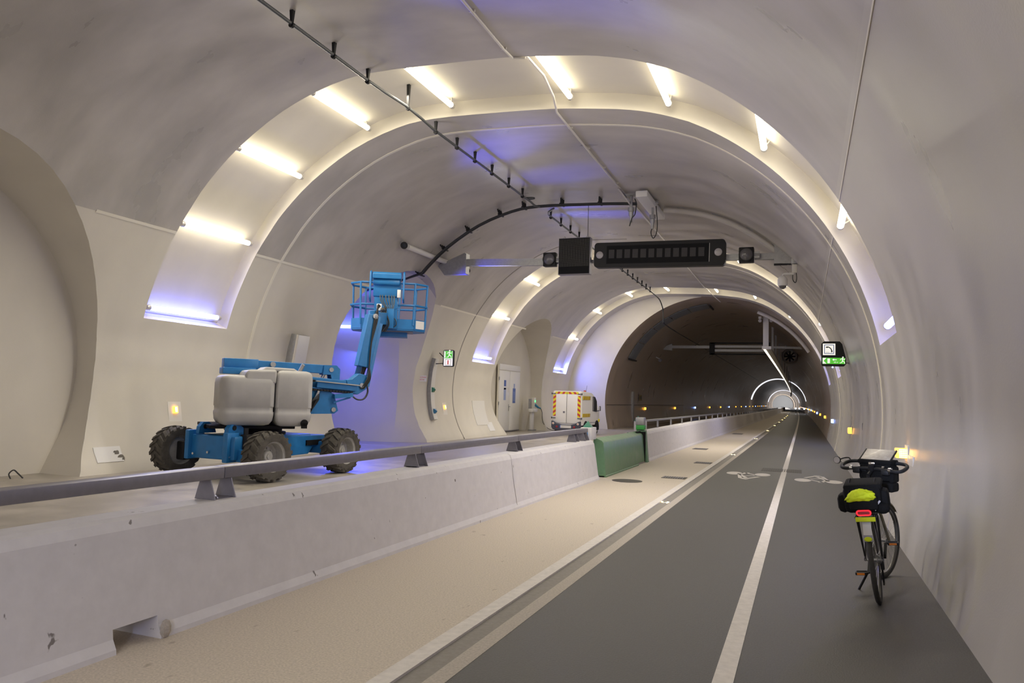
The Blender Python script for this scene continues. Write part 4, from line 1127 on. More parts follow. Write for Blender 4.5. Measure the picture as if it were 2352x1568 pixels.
mb.build('axle_hoses', M_cable, LT)
MB().cbox((-.86, -1.03, .44), (.2, .24, .34), .03).build('hub_motor', M_black, LT)
MB().cbox((0, 1.02, .48), (1.7, .24, .24), .03).build('rear_axle', M_lift, LT)
MB().cbox((.62, -.62, .74), (.14, .2, .12), .01).build('decal_box', M_yel, LT)
# ---- turntable and everything on it, swung to the right of the chassis
TUR = Matrix.Translation((0, -.07, 0)) @ Matrix.Rotation(radians(-35), 4, 'Z') @ Matrix.Translation((0, -.07, 0))
HOOD = TUR @ Matrix.Translation((0, .26, 0))
def T(): return MB(TUR)
def TH(): return MB(HOOD)
T().lathe([(.55,0),(.55,.06),(.48,.06),(.48,.14)], 32, (0, 0, .74)).build('slew_ring', M_blackm, LT)
T().cbox((0, -.2, .91), (1.5, 1.5, .06), .01).build('turntable_plate', M_blackm, LT)
def hood(sx):
    def ring(inset, z, y0, y1, rr):
        P = []; xi, xo = .26, .97-inset
        ya, yb = y0+inset, y1-inset
        rr = max(.05, rr-inset)
        P.append((xi, yb))
        for k in range(5):
            t = radians(90-90*k/4); P.append((xo-.10+.10*cos(t), yb-.10+.10*sin(t)))
        for k in range(9):
            t = radians(0-90*k/8); P.append((xo-rr+rr*cos(t), ya+rr+rr*sin(t)))
        P.append((xi, ya))
        return [(sx*p[0], p[1], z) for p in P]
    for (y0, y1, z0, z1, nm, rr) in ((-1.09 if sx > 0 else -.45, -.145, .94, 1.84, 'rear_hood', .22), (-.13, .54, .93, 1.955, 'side_hood', .05)):
        mb = TH()
        lev = [(.14, z0), (.06, z0+.025), (.015, z0+.10), (0, z0+.20), (0, z0+.245), (.011, z0+.262), (.011, z0+.335), (0, z0+.345), (0, z1-.14), (.012, z1-.06), (.045, z1-.018), (.10, z1)]
        rows = [ring(i, z, y0, y1, rr) for i, z in lev]
        mb.sweep(rows, closed_v=True); n = len(rows[0])
        mb.f.append(tuple(range(n))); mb.f.append(tuple((len(rows)-1)*n+k for k in range(n-1, -1, -1)))
        mb.build(nm, M_hood, LT, smooth=50)
    xa, xb = min(sx*.28, sx*.955), max(sx*.28, sx*.955)
    q = -.70 if sx > 0 else -.43
    mb = TH(); mb.prism([(q,1.70),(q+.015,1.86),(q+.06,1.945),(-.13,1.965),(-.13,1.70)], 0, xa, xb)
    mb.build('upper_hood', M_hood, LT, smooth=30, bevel=.045)
    xb2 = sx*.84; xa, xb = min(sx*.28, xb2), max(sx*.28, xb2)
    mb = TH(); mb.prism([(-.42,1.93),(-.30,2.01),(.20,2.0),(.32,1.93)], 0, xa, xb)
    mb.build('top_hood', M_hood, LT, smooth=30, bevel=.03)
hood(1); hood(-1)
TH().cyl((.80, .40, 1.00), (.985, .40, 1.00), .065, n=14).box((.96,.40,.95),(.05,.10,.1)).build('hood_vent', M_blackm, LT)
TH().cyl((.55, .36, 1.93), (.62, .42, 2.09), .035, n=12).build('exhaust_pipe', M_zinc, LT)
TH().cyl((.6,-.9,.86),(.6,-.9,.95),.02,n=8).box((.6,-.9,.86),(.07,.07,.02)).build('drain_plug', M_black, LT)
bx = .02
T().cbox((bx, -.36, 2.07), (.27, .62, .19), .012).cbox((bx+.04, -.40, 1.93), (.40, .60, .12), .012).build('counterweight', M_lift, LT)
T().span((bx, -.10, 2.065), (bx, 1.50, 2.03), .22, .17).build('upper_riser_arm', M_lift, LT, bevel=.01)
T().span((bx, -.5, 1.62), (bx, 1.40, 1.60), .24, .20).build('lower_riser_arm', M_lift, LT, bevel=.01)
T().cyl((bx-.16, .22, 2.08), (bx+.16, .22, 2.08), .05, n=16).build('pivot_pin', M_zinc, LT)
T().cyl((bx-.17, 1.36, 2.03), (bx+.17, 1.36, 2.03), .045, n=16).build('pivot_pin', M_zinc, LT)
LP = [(1.22,2.12),(1.46,2.12),(1.54,2.05),(1.54,1.68),(1.40,1.68),(1.36,1.93),(1.20,1.93)]
T().prism(LP, 0, bx-.15, bx-.11).build('link_plate', M_lift, LT)
T().prism(LP, 0, bx+.11, bx+.15).build('link_plate', M_lift, LT)
T().box((bx, 1.50, 1.88), (.2, .05, .36)).build('link_pad', M_black, LT)
for y0, z0, y1, z1 in ((1.12, 1.66, 1.28, 2.0), (.92, 1.70, .95, 1.95)):
    T().cyl((bx+.02, y0, z0), (bx+.02, (y0+y1)/2, (z0+z1)/2), .05, n=12).build('lift_cylinder', M_black, LT)
    T().cyl((bx+.02, (y0+y1)/2, (z0+z1)/2), (bx+.02, y1, z1), .032, n=12).build('cylinder_rod', M_chrome, LT)
T().span((bx+.06, .20, 1.80), (bx+.06, 1.88, 1.68), .24, .26).build('main_boom', M_lift, LT, bevel=.012)
T().span((bx+.25, 1.05, 1.72), (bx+.25, 1.86, 1.67), .09, .10).build('cable_carrier_tray', M_lift, LT)
T().span((bx+.27, 1.02, 1.795), (bx+.27, 1.90, 1.735), .13, .02).build('carrier_cover', M_hood, LT)
mb = T()
for k in range(9):
    t = pi/2+pi*k/8; mb.box((bx+.27, .98+.085*cos(t), 1.71+.085*sin(t)), (.11, .045, .045), Rx(math.degrees(t)))
for k in range(13): mb.box((bx+.27, 1.02+.06*k, 1.625-.003*k), (.11, .05, .035))
mb.build('cable_carrier', M_black, LT)
BP2 = [(.30,1.76),(1.10,1.66),(1.40,1.55),(1.50,1.22),(1.42,1.16),(.95,1.15),(.75,1.05),(.30,1.05)]
T().prism(BP2, 0, -.02, .03).prism(BP2, 0, .24, .29).box((.13,.45,1.3),(.3,.3,.5)).build('turret_bracket', M_lift, LT)
T().cyl((.34, .90, 1.20), (.34, 1.02, 1.45), .05, n=14).build('lift_cylinder', M_black, LT)
T().cyl((.34, 1.02, 1.45), (.34, 1.08, 1.60), .03, n=12).build('cylinder_rod', M_chrome, LT)
T().span((.34, 1.38, 1.50), (.34, 1.75, 1.54), .16, .08).span((.34, 1.38, 1.38), (.34, 1.72, 1.49), .03, .03).build('step_bracket', M_lift, LT)
T().cyl((.14, 1.40, 1.24), (.32, 1.40, 1.24), .045, n=14).build('pivot_pin', M_zinc, LT)
mb = T()
for k in range(4): mb.tube(catmull([(.38,.80,1.2+.05*k),(.46,.92,1.40),(.44,1.06,1.45+.03*k),(.40,.95,1.25)], 5), .013, 6)
mb.build('hydraulic_hoses', M_cable, LT)
mb = T(); mb.tube(catmull([(.36,.62,1.3),(.42,.75,1.48),(.40,.85,1.40),(.36,.86,1.25)], 5), .012, 6)
mb.build('hydraulic_hose', M_cable, LT)
mb = T(); mb.tube(catmull([(bx+.2,1.72,1.60),(bx+.24,1.87,1.46),(bx+.24,2.03,1.47),(bx+.2,2.12,1.62),(bx+.18,2.08,1.8)], 6), .018, 6)
mb.build('hydraulic_hose', M_cable, LT)
J0, J1 = V((bx+.05, 1.96, 1.72)), V((bx+.05, 2.22, 3.20))
T().prism([(1.74,1.58),(1.91,1.55),(2.08,1.66),(2.13,1.80),(2.08,1.95),(1.92,1.98),(1.78,1.86),(1.66,1.84)], 0, bx-.08, bx+.20).build('jib_knuckle', M_lift, LT, bevel=.012)
T().span(J0+V((-.10,.0,.10)), J0.lerp(J1, .36)+V((-.06,0,0)), .10, .16).build('jib_lower_link', M_lift, LT, bevel=.01)
T().span(J0.lerp(J1, .27), J1, .27, .26).build('jib_boom', M_lift, LT, bevel=.012)
T().span(J0+V((.06,.16,.0)), J1+V((0,.16,-.15)), .10, .05).build('jib_parallel_link', M_lift, LT)
T().cyl(J0+V((.04,.05,.22)), J0.lerp(J1,.40)+V((.05,.06,0)), .045, n=12).build('jib_cylinder', M_black, LT)
mb = T()
for k in range(3): mb.tube(catmull([J0+V((.17,.0+.03*k,-.05)), J0+V((.20,.12+.03*k,.15)), J0+V((.17,.16,.4)), J0.lerp(J1,.32)+V((.17,.08,0)), J0.lerp(J1,.6)+V((.165,.03,0)), J1+V((.15,-.02+.03*k,-.1)), J1+V((.13,.04,.12+.04*k)), J1+V((.06,.12,.20))], 5), .016, 6)
mb.build('jib_hoses', M_cable, LT)
T().cyl((bx-.12, 1.98, 1.74), (bx+.24, 1.98, 1.74), .045, n=14).build('pivot_pin', M_zinc, LT)
T().cyl(J1+V((-.16,0,-.03)), J1+V((.16,0,-.03)), .055, n=14).build('pivot_pin', M_zinc, LT)
# ---- platform, swivelled against the boom
_w = Matrix.Translation((-8.82, 14.62, 3.02)) @ Matrix.Rotation(math.atan2(.57, .82)-radians(7), 4, 'Z')
PLT = (Matrix.Translation(LT.location) @ Matrix.Rotation(radians(-3), 4, 'Z')).inverted() @ _w
def P(): return MB(PLT)
HX, HY = .82, .43
P().prism([(-.58,-HY),(.58,-HY),(HX,-.18),(HX,.18),(.58,HY),(-.58,HY),(-HX,.18),(-HX,-.18)], 2, -.025, .025).box((-.05, .12, -.085), (.95, .45, .11)).build('platform_floor', M_lift, LT, bevel=.008)
P().box((0, .0, -.03), (1.1, .72, .02)).build('floor_mesh', M_steel, LT)
pb = P()
for sy in (-1, 1): pb.box((0, sy*HY, .12), (1.16, .018, .22))
for sx in (-1, 1): pb.box((sx*HX, 0, .12), (.018, .36, .22))
for sx in (-1, 1):
    for sy in (-1, 1): pb.span((sx*.58, sy*HY, .12), (sx*HX, sy*.18, .12), .018, .22)
pb.build('toe_board', M_lift, LT)
P().span((.62,-.405,.12),(.80,-.22,.12),.006,.18).build('worn_decal', M_white, LT)
def loop(z, e=0): return [(-.58,-HY-e,z),(.58,-HY-e,z),(HX+e,-.18,z),(HX+e,.18,z),(.58,HY+e,z),(-.58,HY+e,z),(-HX-e,.18,z),(-HX-e,-.18,z)]
for z in (1.03, .54):
    rb = P(); Q = loop(z, .03)
    for k in range(8): rb.cyl(Q[k], Q[(k+1) % 8], .024, n=8)
    for p in Q: rb.ball(p, .024, 8, 6)
    rb.build('guard_rail_tube', M_lift, LT)
for (x, y) in ((-.60,-HY),(.56,-HY),(HX,-.17),(HX,.18),(-HX,.18),(-.57,HY),(.2,HY),(.57,HY)):
    P().cyl((x, y*1.02, .1), (x*1.035, y*1.07, 1.03), .023, n=8).build('guard_rail_post', M_lift, LT)
cx = -.03
cb = P(); cb.cbox((cx-.02, -.47, .40), (.52, .10, .80), .01); cb.cbox((cx, -.46, .86), (.62, .16, .30), .015); cb.build('control_back_panel', M_lift, LT)
cb = P(); cb.cbox((cx-.02, -.48, 1.03), (.60, .24, .13), .02)
cb.prism([(-.64,1.095),(-.36,1.095),(-.30,1.17),(-.33,1.24),(-.58,1.25),(-.64,1.21)], 0, cx-.33, cx+.30); cb.build('control_box', M_lift, LT, bevel=.015)
for sx in (-.37, .36):
    rb = P(); x = cx+sx
    rb.tube(catmull([(x,-.46,.60),(x,-.60,.64),(x,-.64,.74),(x,-.62,1.15),(x,-.56,1.25),(x,-.40,1.26),(x,-.36,1.22),(x,-.36,1.02)], 5), .022, 8)
    rb.build('control_guard', M_lift, LT)
P().cbox((cx+.26, -.56, .78), (.08, .06, .18), .01).build('switch_box', M_white, LT)
P().cbox((cx-.16, -.58, .46), (.11, .08, .15), .01).build('switch_box', M_white, LT)
cb = P()
for k, x in enumerate((-.15,-.10,-.03,.04,.10,.15)): cb.tube(catmull([(cx+x,-.54,.74),(cx+x+.01,-.58,.64),(cx+x*.7+.05,-.60,.5),(cx+.05+.015*k,-.58,.40)], 5), .012, 6)
cb.build('control_cables', M_gcable, LT)
cb = P()
for k in range(4): cb.tube(catmull([(cx-.02,-.60,.44),(cx-.12+.04*k,-.64,.32),(cx-.08+.05*k,-.66,.10),(cx-.14+.04*k,-.64,-.08)], 5), .020, 6)
cb.ball((cx-.06,-.62,.40), (.07,.05,.06)); cb.tube(catmull([(cx+.1,-.54,.28),(cx+.2,-.56,.2),(cx+.22,-.56,.08),(cx+.12,-.54,.02)],5),.011,6)
cb.build('hose_tangle', M_cable, LT)
P().cbox((cx, -.52, .26), (.34, .16, .52), .02).build('platform_mount', M_lift, LT)
P().span((cx+.02,-.54,.40),(cx+.30,-.50,.50),.03,.03).span((cx-.33,-.44,.54),(cx+.7,-.43,.55),.035,.035).build('brace', M_lift, LT)
# swivel bracket from the jib head to the platform
a_ = (Matrix.Translation(LT.location) @ Matrix.Rotation(radians(-3), 4, 'Z')).inverted()
A0 = TUR @ (J1+V((0,0,-.06))); A1 = PLT @ V((cx-.05, -.50, .22))
MB().span(A0, A1, .20, .26).cyl(A0+V((0,0,-.2)), A0+V((0,0,.16)), .11, n=16).build('swivel_bracket', M_lift, LT, bevel=.01)
# ------------------------------------------------------------------ small white service van
VN = thing('service_van', 'small white utility van with red and yellow chevrons parked by the tunnel mouth', 'van', (-9.66, 31.2, 0), (0, 0, radians(-1.5)))
# box body profile (y,z) seen from the side
def vsec(y, w, z0, z1, rt=.10):
    h = w/2; P = []
    for sx in (1, -1):
        pts = [(h*.985, z0), (h, z0+.25), (h, z0+.65), (h*.975, z1-rt)]
        pts += [(h*.975-rt+rt*cos(radians(a)), z1-rt+rt*sin(radians(a))) for a in (30, 60, 90)]
        P += [(sx*p[0], y, p[1]) for p in (pts if sx > 0 else pts[::-1])]
    return P
rows = [vsec(0, 1.30, .44, 1.90, .06), vsec(.04, 1.36, .44, 1.93, .08), vsec(1.2, 1.38, .44, 1.91, .10), vsec(1.75, 1.38, .44, 1.88, .14), vsec(2.15, 1.36, .44, 1.80, .2), vsec(2.42, 1.34, .42, 1.62, .2), vsec(2.75, 1.30, .40, 1.05, .15), vsec(2.95, 1.22, .40, .95, .15)]
mb = MB(); mb.sweep(rows, closed_v=True); n = len(rows[0])
mb.f.append(tuple(range(n))); mb.f.append(tuple((len(rows)-1)*n+k for k in range(n-1, -1, -1)))
mb.build('body', M_van, VN, smooth=32)
for sx, w_ in ((-1, .60), (1, .60)):
    d = MB().cbox((sx*.312, -.012, 1.20), (.615, .03, 1.36), .012).build('rear_door', M_van, VN)
MB().box((0, -.029, 1.20), (.010, .004, 1.36)).build('door_seam', M_blackm, VN)
# chevron strips, as alternating slanted patches
def chev_h(x0, x1, z0, z1, y, n, lean):
    a = MB(); b = MB(); w_ = (x1-x0)/n
    for k in range(n):
        xa = x0+k*w_
        P = [(xa, z0), (xa+w_, z0), (xa+w_+lean, z1), (xa+lean, z1)]
        P = [(min(x1, max(x0, p[0])), p[1]) for p in P]
        (a if k % 2 else b).prism(P, 1, y-.004, y)
    return a, b
def chev_v(z0, z1, xa, xb, y, n, lean):
    a = MB(); b = MB(); w_ = (z1-z0)/n
    for k in range(-1, n+1):
        za = z0+k*w_
        P = [(xa, za), (xb, za+lean), (xb, za+w_+lean), (xa, za+w_)]
        P = [(p[0], min(z1, max(z0, p[1]))) for p in P]
        (a if k % 2 else b).prism(P, 1, y-.004, y)
    return a, b
st = []
for (x0, x1, ln) in ((-.58, -.01, .07), (.01, .58, -.07)): st.append(chev_h(x0, x1, 1.79, 1.89, -.028, 5, ln))
st.append(chev_v(.82, 1.76, -.63, -.50, -.028, 9, .09)); st.append(chev_v(.78, 1.72, .50, .63, -.028, 9, -.09))
A = MB(); B = MB()
for a, b in st: A.add(a.v, a.f); B.add(b.v, b.f)
A.build('red_chevrons', M_redc, VN, smooth=0); B.build('yellow_chevrons', M_yel, VN, smooth=0)
for z0, z1 in ((1.56, 1.72), (.80, .95)):
    a = MB(); b = MB()
    n = 14
    for k in range(n):
        y0 = .12+k*.078
        (a if k % 2 else b).prism([(y0, z0), (y0+.078, z0), (y0+.098, z1), (y0+.02, z1)], 0, .685, .698)
    a.build('side_stripe', M_dk, VN, smooth=0); b.build('side_stripe', M_yel, VN, smooth=0)
for sx in (-1, 1):
    for z in (1.80, .74): MB().cbox((sx*.60, -.04, z), (.20, .02, .03), .005).cyl((sx*.69, -.03, z-.04), (sx*.69, -.03, z+.04), .025, n=8).build('door_hinge', M_vbump, VN)
MB().box((-.12, -.032, 1.0), (.09, .01, .08)).build('door_lock', M_steel, VN)
mb = MB()
mb.prism([(-.66,.34),(-.60,.24),(-.44,.20),(.44,.20),(.60,.24),(.66,.34),(.66,.62),(.58,.60),(.42,.50),(.2,.46),(-.2,.46),(-.42,.50),(-.58,.60),(-.66,.62)], 1, -.14, .10)
mb.build('rear_bumper', M_vbump, VN, smooth=30, bevel=.02)
MB().box((0, -.145, .37), (.52, .012, .12)).build('number_plate', M_plate, VN)
MB().box((-.245, -.152, .37), (.04, .004, .12)).build('plate_band', mat('plate_blue', (.06,.14,.5,1), .5), VN)
for sx in (-1, 1):
    MB().lathe([(.05,0),(.05,.02),(.02,.025),(0,.025)], 16, (sx*.565, -.138, .50), Rx(90)).build('reverse_lamp', M_plate, VN)
    MB().lathe([(.022,0),(.02,.03),(0,.032)], 12, (sx*.565, -.145, .50), Rx(90)).build('lamp_core', M_orange, VN)
    MB().lathe([(.05,0),(.045,.02),(0,.03)], 16, (sx*.40, -.138, .36), Rx(90)).build('tail_lamp', mat('van_red_lamp', (.30,.02,.03,1), .3), VN)
MB().cbox((0, .5, .28), (1.0, 1.0, .2), .02).build('underbody', M_blackm, VN)
MB().tube(catmull([(-.2,-.05,.2),(-.16,-.1,.3),(-.05,-.1,.28),(-.0,-.05,.15)], 5), .02, 6).build('towing_eye', M_zinc, VN)
for y in (.62, 2.35):
    for sx in (-1, 1):
        wl = MB().lathe([(.16,-.07),(.25,-.08),(.27,-.05),(.27,.05),(.25,.08),(.16,.07)], 28, (sx*.60, y, .27), Ry(90), caps=False).build('wheel', M_tyre, VN)
        MB().lathe([(.17,.0),(.15,.05),(.08,.02),(0,.03)], 20, (sx*.64, y, .27), Ry(90*sx)).build('rim', M_rim, wl)
for y in (.62, 2.35):
    MB().prism([(y+.33*cos(radians(a)), .30+.33*sin(radians(a))) for a in range(-20, 201, 10)], 0, .66, .692).build('wheel_arch', M_blackm, VN)
MB().prism([(1.60,1.05),(2.30,1.02),(2.26,1.50),(1.98,1.70),(1.64,1.72)], 0, .672, .694).build('side_window', M_glass, VN)
MB().box((.69, 1.72, 1.36), (.012, .03, .66)).build('window_pillar', M_van, VN)
MB().prism([(1.60,1.05),(2.30,1.02),(2.26,1.50),(1.98,1.70),(1.64,1.72)], 0, -.694, -.672).build('side_window', M_glass, VN)
MB().box((.695, 1.4, .55), (.01, 2.0, .012)).build('body_seam', M_vbump, VN)
MB().cyl((.68, 2.15, 1.05), (.82, 2.2, 1.08), .02, n=8).cbox((.86, 2.2, 1.18), (.07, .12, .22), .02).build('wing_mirror', M_vbump, VN)
MB().box((.86, 2.135, 1.18), (.055, .01, .18)).build('mirror_glass', M_lensg, VN)
MB().lathe([(.06,0),(.06,.05),(.04,.08),(0,.09)], 16, (.52, .9, 1.90)).build('beacon', mat('beacon_red', (.4,.06,.05,1), .3), VN)
MB().cyl((.53,1.05,1.9),(.56,1.1,2.2),.006,n=6).build('aerial', M_black, VN)
MB().cbox((.66, 2.75, .62), (.06, .16, .14), .02).build('side_lamp', M_yel, VN)

# ------------------------------------------------------------------ touring bicycle parked at the right wall
BK = thing('touring_bicycle', 'black touring bicycle with butterfly handlebar standing on its kickstand by the right wall', 'bicycle', (.585, 6.93, 0), (0, radians(-7), radians(-7)))
R_ = .345; WB = 1.06
def wheel(parent, M, nm):
    mb = MB(M); P = []
    t = MB(M); t.tube([(0, R_*.955*cos(2*pi*k/48), R_*.955*sin(2*pi*k/48)) for k in range(48)], .021, 10, closed=True)
    ty = t.build('tyre', M_tyre_b, parent, smooth=60)
    r = MB(M); r.sweep([[(x, q*cos(2*pi*k/48), q*sin(2*pi*k/48)) for x, q in ((-.012, R_*.925), (.012, R_*.925), (.011, R_*.86), (0, R_*.845), (-.011, R_*.86))] for k in range(48)], True, True)
    r.build('rim', M_rimb, ty, smooth=60)
    s = MB(M)
    for k in range(32):
        a = 2*pi*k/32; b_ = a+(.5 if k % 4 < 2 else -.5); x = .03 if k % 2 else -.03
        s.cyl((x, .024*cos(b_), .024*sin(b_)), (0, R_*.86*cos(a), R_*.86*sin(a)), .0011, n=4, cap=False)
    s.build('spokes', M_chrome, ty, smooth=0)
    h_ = MB(M); h_.cyl((-.05,0,0),(.05,0,0),.014,n=10).cyl((-.036,0,0),(-.030,0,0),.03,n=16).cyl((.030,0,0),(.036,0,0),.03,n=16)
    h_.build('hub', M_zinc, ty)
    return ty
M_tyre_b = mat('bicycle_tyre', (.045, .043, .04, 1), .75, var=.3, scale=60)
M_rimb = mat('bicycle_rim', (.12, .115, .10, 1), .4, metal=.5)
M_frame = mat('dark_frame_paint', (.035, .033, .036, 1), .35, coat=.4)
M_fork = mat('olive_grey_paint', (.19, .17, .11, 1), .4)
wheel(BK, Matrix.Translation((0, 0, R_)), 'rear')
# steering group turned to the right about the raked head axis
ha = V((0, -.29, .957)).normalized(); hp = V((0, .80, .86))
ST = Matrix.Translation(hp) @ Matrix.Rotation(radians(-21), 4, ha) @ Matrix.Translation(-hp)
wheel(BK, ST @ Matrix.Translation((0, WB, R_)), 'front')
bb = V((0, .44, .285)); sc = V((0, .27, .80)); hb = V((0, .86, .66)); ht = V((0, .81, .82)); rh = V((0, 0, R_))
mb = MB()
mb.cyl(bb, sc, .017).cyl(bb, hb, .020).cyl(sc+V((0,.012,-.05)), ht+V((0,.005,-.02)), .016).cyl(hb, ht, .021).cyl(bb+V((-.035,0,0)), bb+V((.035,0,0)), .022)
for s in (-1, 1):
    mb.cyl(bb+V((s*.03,-.02,0)), rh+V((s*.065,0,0)), .011).cyl(sc+V((s*.02,0,-.05)), rh+V((s*.065,0,.01)), .009)
mb.build('frame', M_frame, BK)
MB().cyl(sc, sc+V((0,-.03,.10)), .0135).build('seat_post', M_zinc, BK)
mb = MB(); mb.ball((0,.20,.925), (.085,.09,.03), 14, 8); mb.ball((0,.33,.925), (.035,.13,.022), 12, 8); mb.build('saddle', M_black, BK)
mb = MB(ST)
for s in (-1, 1): mb.tube(catmull([(s*.035, .865, .66), (s*.05, .90, .60), (s*.052, 1.0, .44), (s*.052, WB, R_)], 5), [.014]*16, 8)
mb.cyl((-.05,.865,.665),(.05,.865,.665),.02); mb.build('fork', M_fork, BK)
# mudguards
def guard(M, c, a_from, a_to, nm, m):
    mb = MB(M); rows = []
    for k in range(25):
        a = radians(a_from+(a_to-a_from)*k/24); q = R_+.028
        rows.append([(x, c[1]+(q-dz)*cos(a), c[2]+(q-dz)*sin(a)) for x, dz in ((-.027,.018),(-.016,0),(.016,0),(.027,.018))])
    mb.sweep(rows); o = mb.build(nm, m, BK)
    sd = o.modifiers.new('s', 'SOLIDIFY'); sd.thickness = .003
    return o
guard(Matrix.Identity(4), (0, 0, R_), 70, 148, 'mudguard', M_fork)
guard(ST, (0, WB, R_), 40, 165, 'mudguard', M_fork)
# white mudguard end with dot reflector
mb = MB(); a = radians(138)
mb.prism([(-.032,0),(.032,0),(.03,.17),(-.03,.17)], 1, -.004, .004)
o = mb.build('mudguard_flap', M_plate, BK); o.location = (0, -.305, .585); o.rotation_euler = (radians(-22), 0, 0)
o = MB().box((0,0,.0),(.07,.012,.05)).build('mudguard_tip', M_steel, BK); o.location = (0, -.318, .565); o.rotation_euler = (radians(-12), 0, 0)
o = MB().lathe([(.026,0),(.02,.008),(0,.01)], 18, (0,0,0), Rx(90)).build('dot_reflector', M_hiv, BK); o.location = (0, -.328, .56); o.scale = (1.15, 1, .75)
# rack
mb = MB()
for s in (-1, 1):
    mb.tube([(s*.065,.02,R_+.02),(s*.075,-.02,.66),(s*.075,-.06,.72)], .006, 6).tube([(s*.065,.01,R_+.02),(s*.075,-.16,.66),(s*.075,-.2,.72)], .006, 6)
    mb.tube([(s*.075,.22,.73),(s*.075,-.30,.725)], .006, 6)
for y in (.2, .05, -.1, -.29): mb.tube([(-.075,y,.727),(.075,y,.727)], .005, 6)
mb.build('rack', M_black, BK)
MB().cbox((0, -.325, .715), (.145, .012, .036), .003).build('reflective_strip', M_hiv, BK, label='yellow reflective strip')
# oval tail light
tl_ = MB().prism(rrect(.118, .050, .024), 1, -.350, -.315).build('tail_light', M_redd, BK, bevel=.004)
mb = MB(); P = rrect(.100, .036, .017); mb.tube([(p[0], -.352, p[1]) for p in P], .005, 6, closed=True)
o2 = mb.build('red_glow_ring', M_red, tl_)
for o in (tl_,): o.location = (-.005, 0, .768)
# drivetrain
mb = MB()
mb.cyl((.045,bb.y,bb.z),(.050,bb.y,bb.z),.092,n=30).cyl((.036,bb.y,bb.z),(.040,bb.y,bb.z),.07,n=30)
for k in range(7): mb.cyl((.022+.0055*k,0,R_),(.025+.0055*k,0,R_),.052-.0045*k,n=22)
mb.tube([(.044,bb.y,bb.z+.09),(.036,0,R_+.045)], .004, 6).tube([(.044,bb.y,bb.z-.09),(.036,.05,R_-.13),(.036,-.0,R_-.10)], .004, 6)
mb.build('drivetrain', M_zinc, BK)
MB().cbox((.055,.03,R_-.05),(.03,.05,.07),.008).span((.05,.04,R_-.07),(.045,.09,R_-.20),.014,.035).cyl((.04,.09,R_-.2),(.05,.09,R_-.2),.022,n=12).build('derailleur', M_black, BK)
crk = radians(38)
for s in (-1, 1):
    e_ = bb+V((s*.075, s*.17*cos(crk)*1, s*.17*sin(crk)))
    MB().span(bb+V((s*.06,0,0)), e_, .022, .016).build('crank', M_black, BK)
    pdl = MB().cbox(e_+V((s*.06,.045,0)), (.085,.012,.024), .003).cbox(e_+V((s*.06,-.045,0)), (.085,.012,.024), .003).cyl(e_, e_+V((s*.1,0,0)), .009, n=8).cbox(e_+V((s*.10,0,0)), (.01,.09,.022), .003).build('pedal', M_black, BK)
    MB().box(e_+V((s*.06,-.054,0)), (.06,.006,.016)).build('pedal_reflector', M_orange, pdl)
# kickstand to the left
MB().tube([(-.03,.36,.275),(-.06,.36,.22),(-.185,.40,.012)], .010, 8).cbox((-.19,.402,.012-.0),(.05,.03,.018),.005).build('kickstand', M_black, BK)
# bottle-shaped pump / lock on seat tube, pannier rail
# stem and butterfly handlebar
mb = MB(ST); mb.cyl(ht, ht+V((0,-.05,.16)), .014).cyl(ht+V((0,-.05,.16)), ht+V((0,.04,.20)), .016); mb.build('stem', M_black, BK)
hc = ht+V((0,.03,.215))
path = []
R0 = [(.0,0,0),(.06,0,0),(.14,-.02,-.005),(.22,-.035,-.01),(.268,-.02,-.005),(.286,.03,.012),(.282,.09,.03),(.25,.135,.045),(.19,.15,.05),(.12,.15,.05)]
for s in (-1, 1):
    mb = MB(ST); mb.tube(catmull([hc+V((s*p[0],p[1],p[2])) for p in R0], 5), .0165, 10); mb.build('handlebar', M_black, BK)
    mb = MB(ST); mb.span(hc+V((s*.15,-.02,-.01)), hc+V((s*.05,.055,-.03)), .02, .014); mb.cbox(hc+V((s*.13,-.015,-.025)), (.07,.05,.05), .012); mb.build('brake_lever', M_black, BK)
    mb = MB(ST); mb.cyl(hc+V((s*.165,-.03,.0)), hc+V((s*.19,-.034,.0)), .022, n=12).cyl(hc+V((s*.10,-.01,.018)),hc+V((s*.12,-.012,.018)),.012,n=10); mb.build('shifter_clamp', M_chrome, BK)
mb = MB(ST)
for s in (-1, 1): mb.tube(catmull([hc+V((s*.12,-.02,-.03)), hc+V((s*.10,.10,.02)), hc+V((s*.05,.12,-.08)), hc+V((0,.07,-.2))], 5), .004, 6)
mb.build('brake_cables', M_cable, BK)
# mirror on the left, green lit bell lamp
mb = MB(ST); mb.tube(catmull([hc+V((-.25,.13,.05)), hc+V((-.275,.14,.075)), hc+V((-.315,.12,.07)), hc+V((-.345,.10,.055))], 5), .006, 6); mr = mb.build('mirror_arm', M_black, BK)
mb = MB(ST); mb.lathe([(.030,-.012),(.036,0),(.034,.012)], 20, hc+V((-.365,.09,.05)), Rx(90)); mb.build('mirror_shell', M_black, mr)
mb = MB(ST); mb.cyl(hc+V((-.365,.082,.05)), hc+V((-.365,.076,.05)), .031, n=20); mb.build('mirror_glass', mat('mirror_glass', (.7,.7,.7,1), .06, metal=1), mr)
mb = MB(ST); mb.ball(hc+V((-.135,.15,.085)), (.028,.028,.028), 14, 10); bl = mb.build('bell', M_black, BK)
mb = MB(ST); mb.ball(hc+V((-.137,.122,.088)), (.012,.010,.012), 10, 8); mb.build('green_lamp', mat('green_lamp_lit', (.05,.6,.2,1), .3, emit=(.05,.8,.25,1), estr=2), bl)
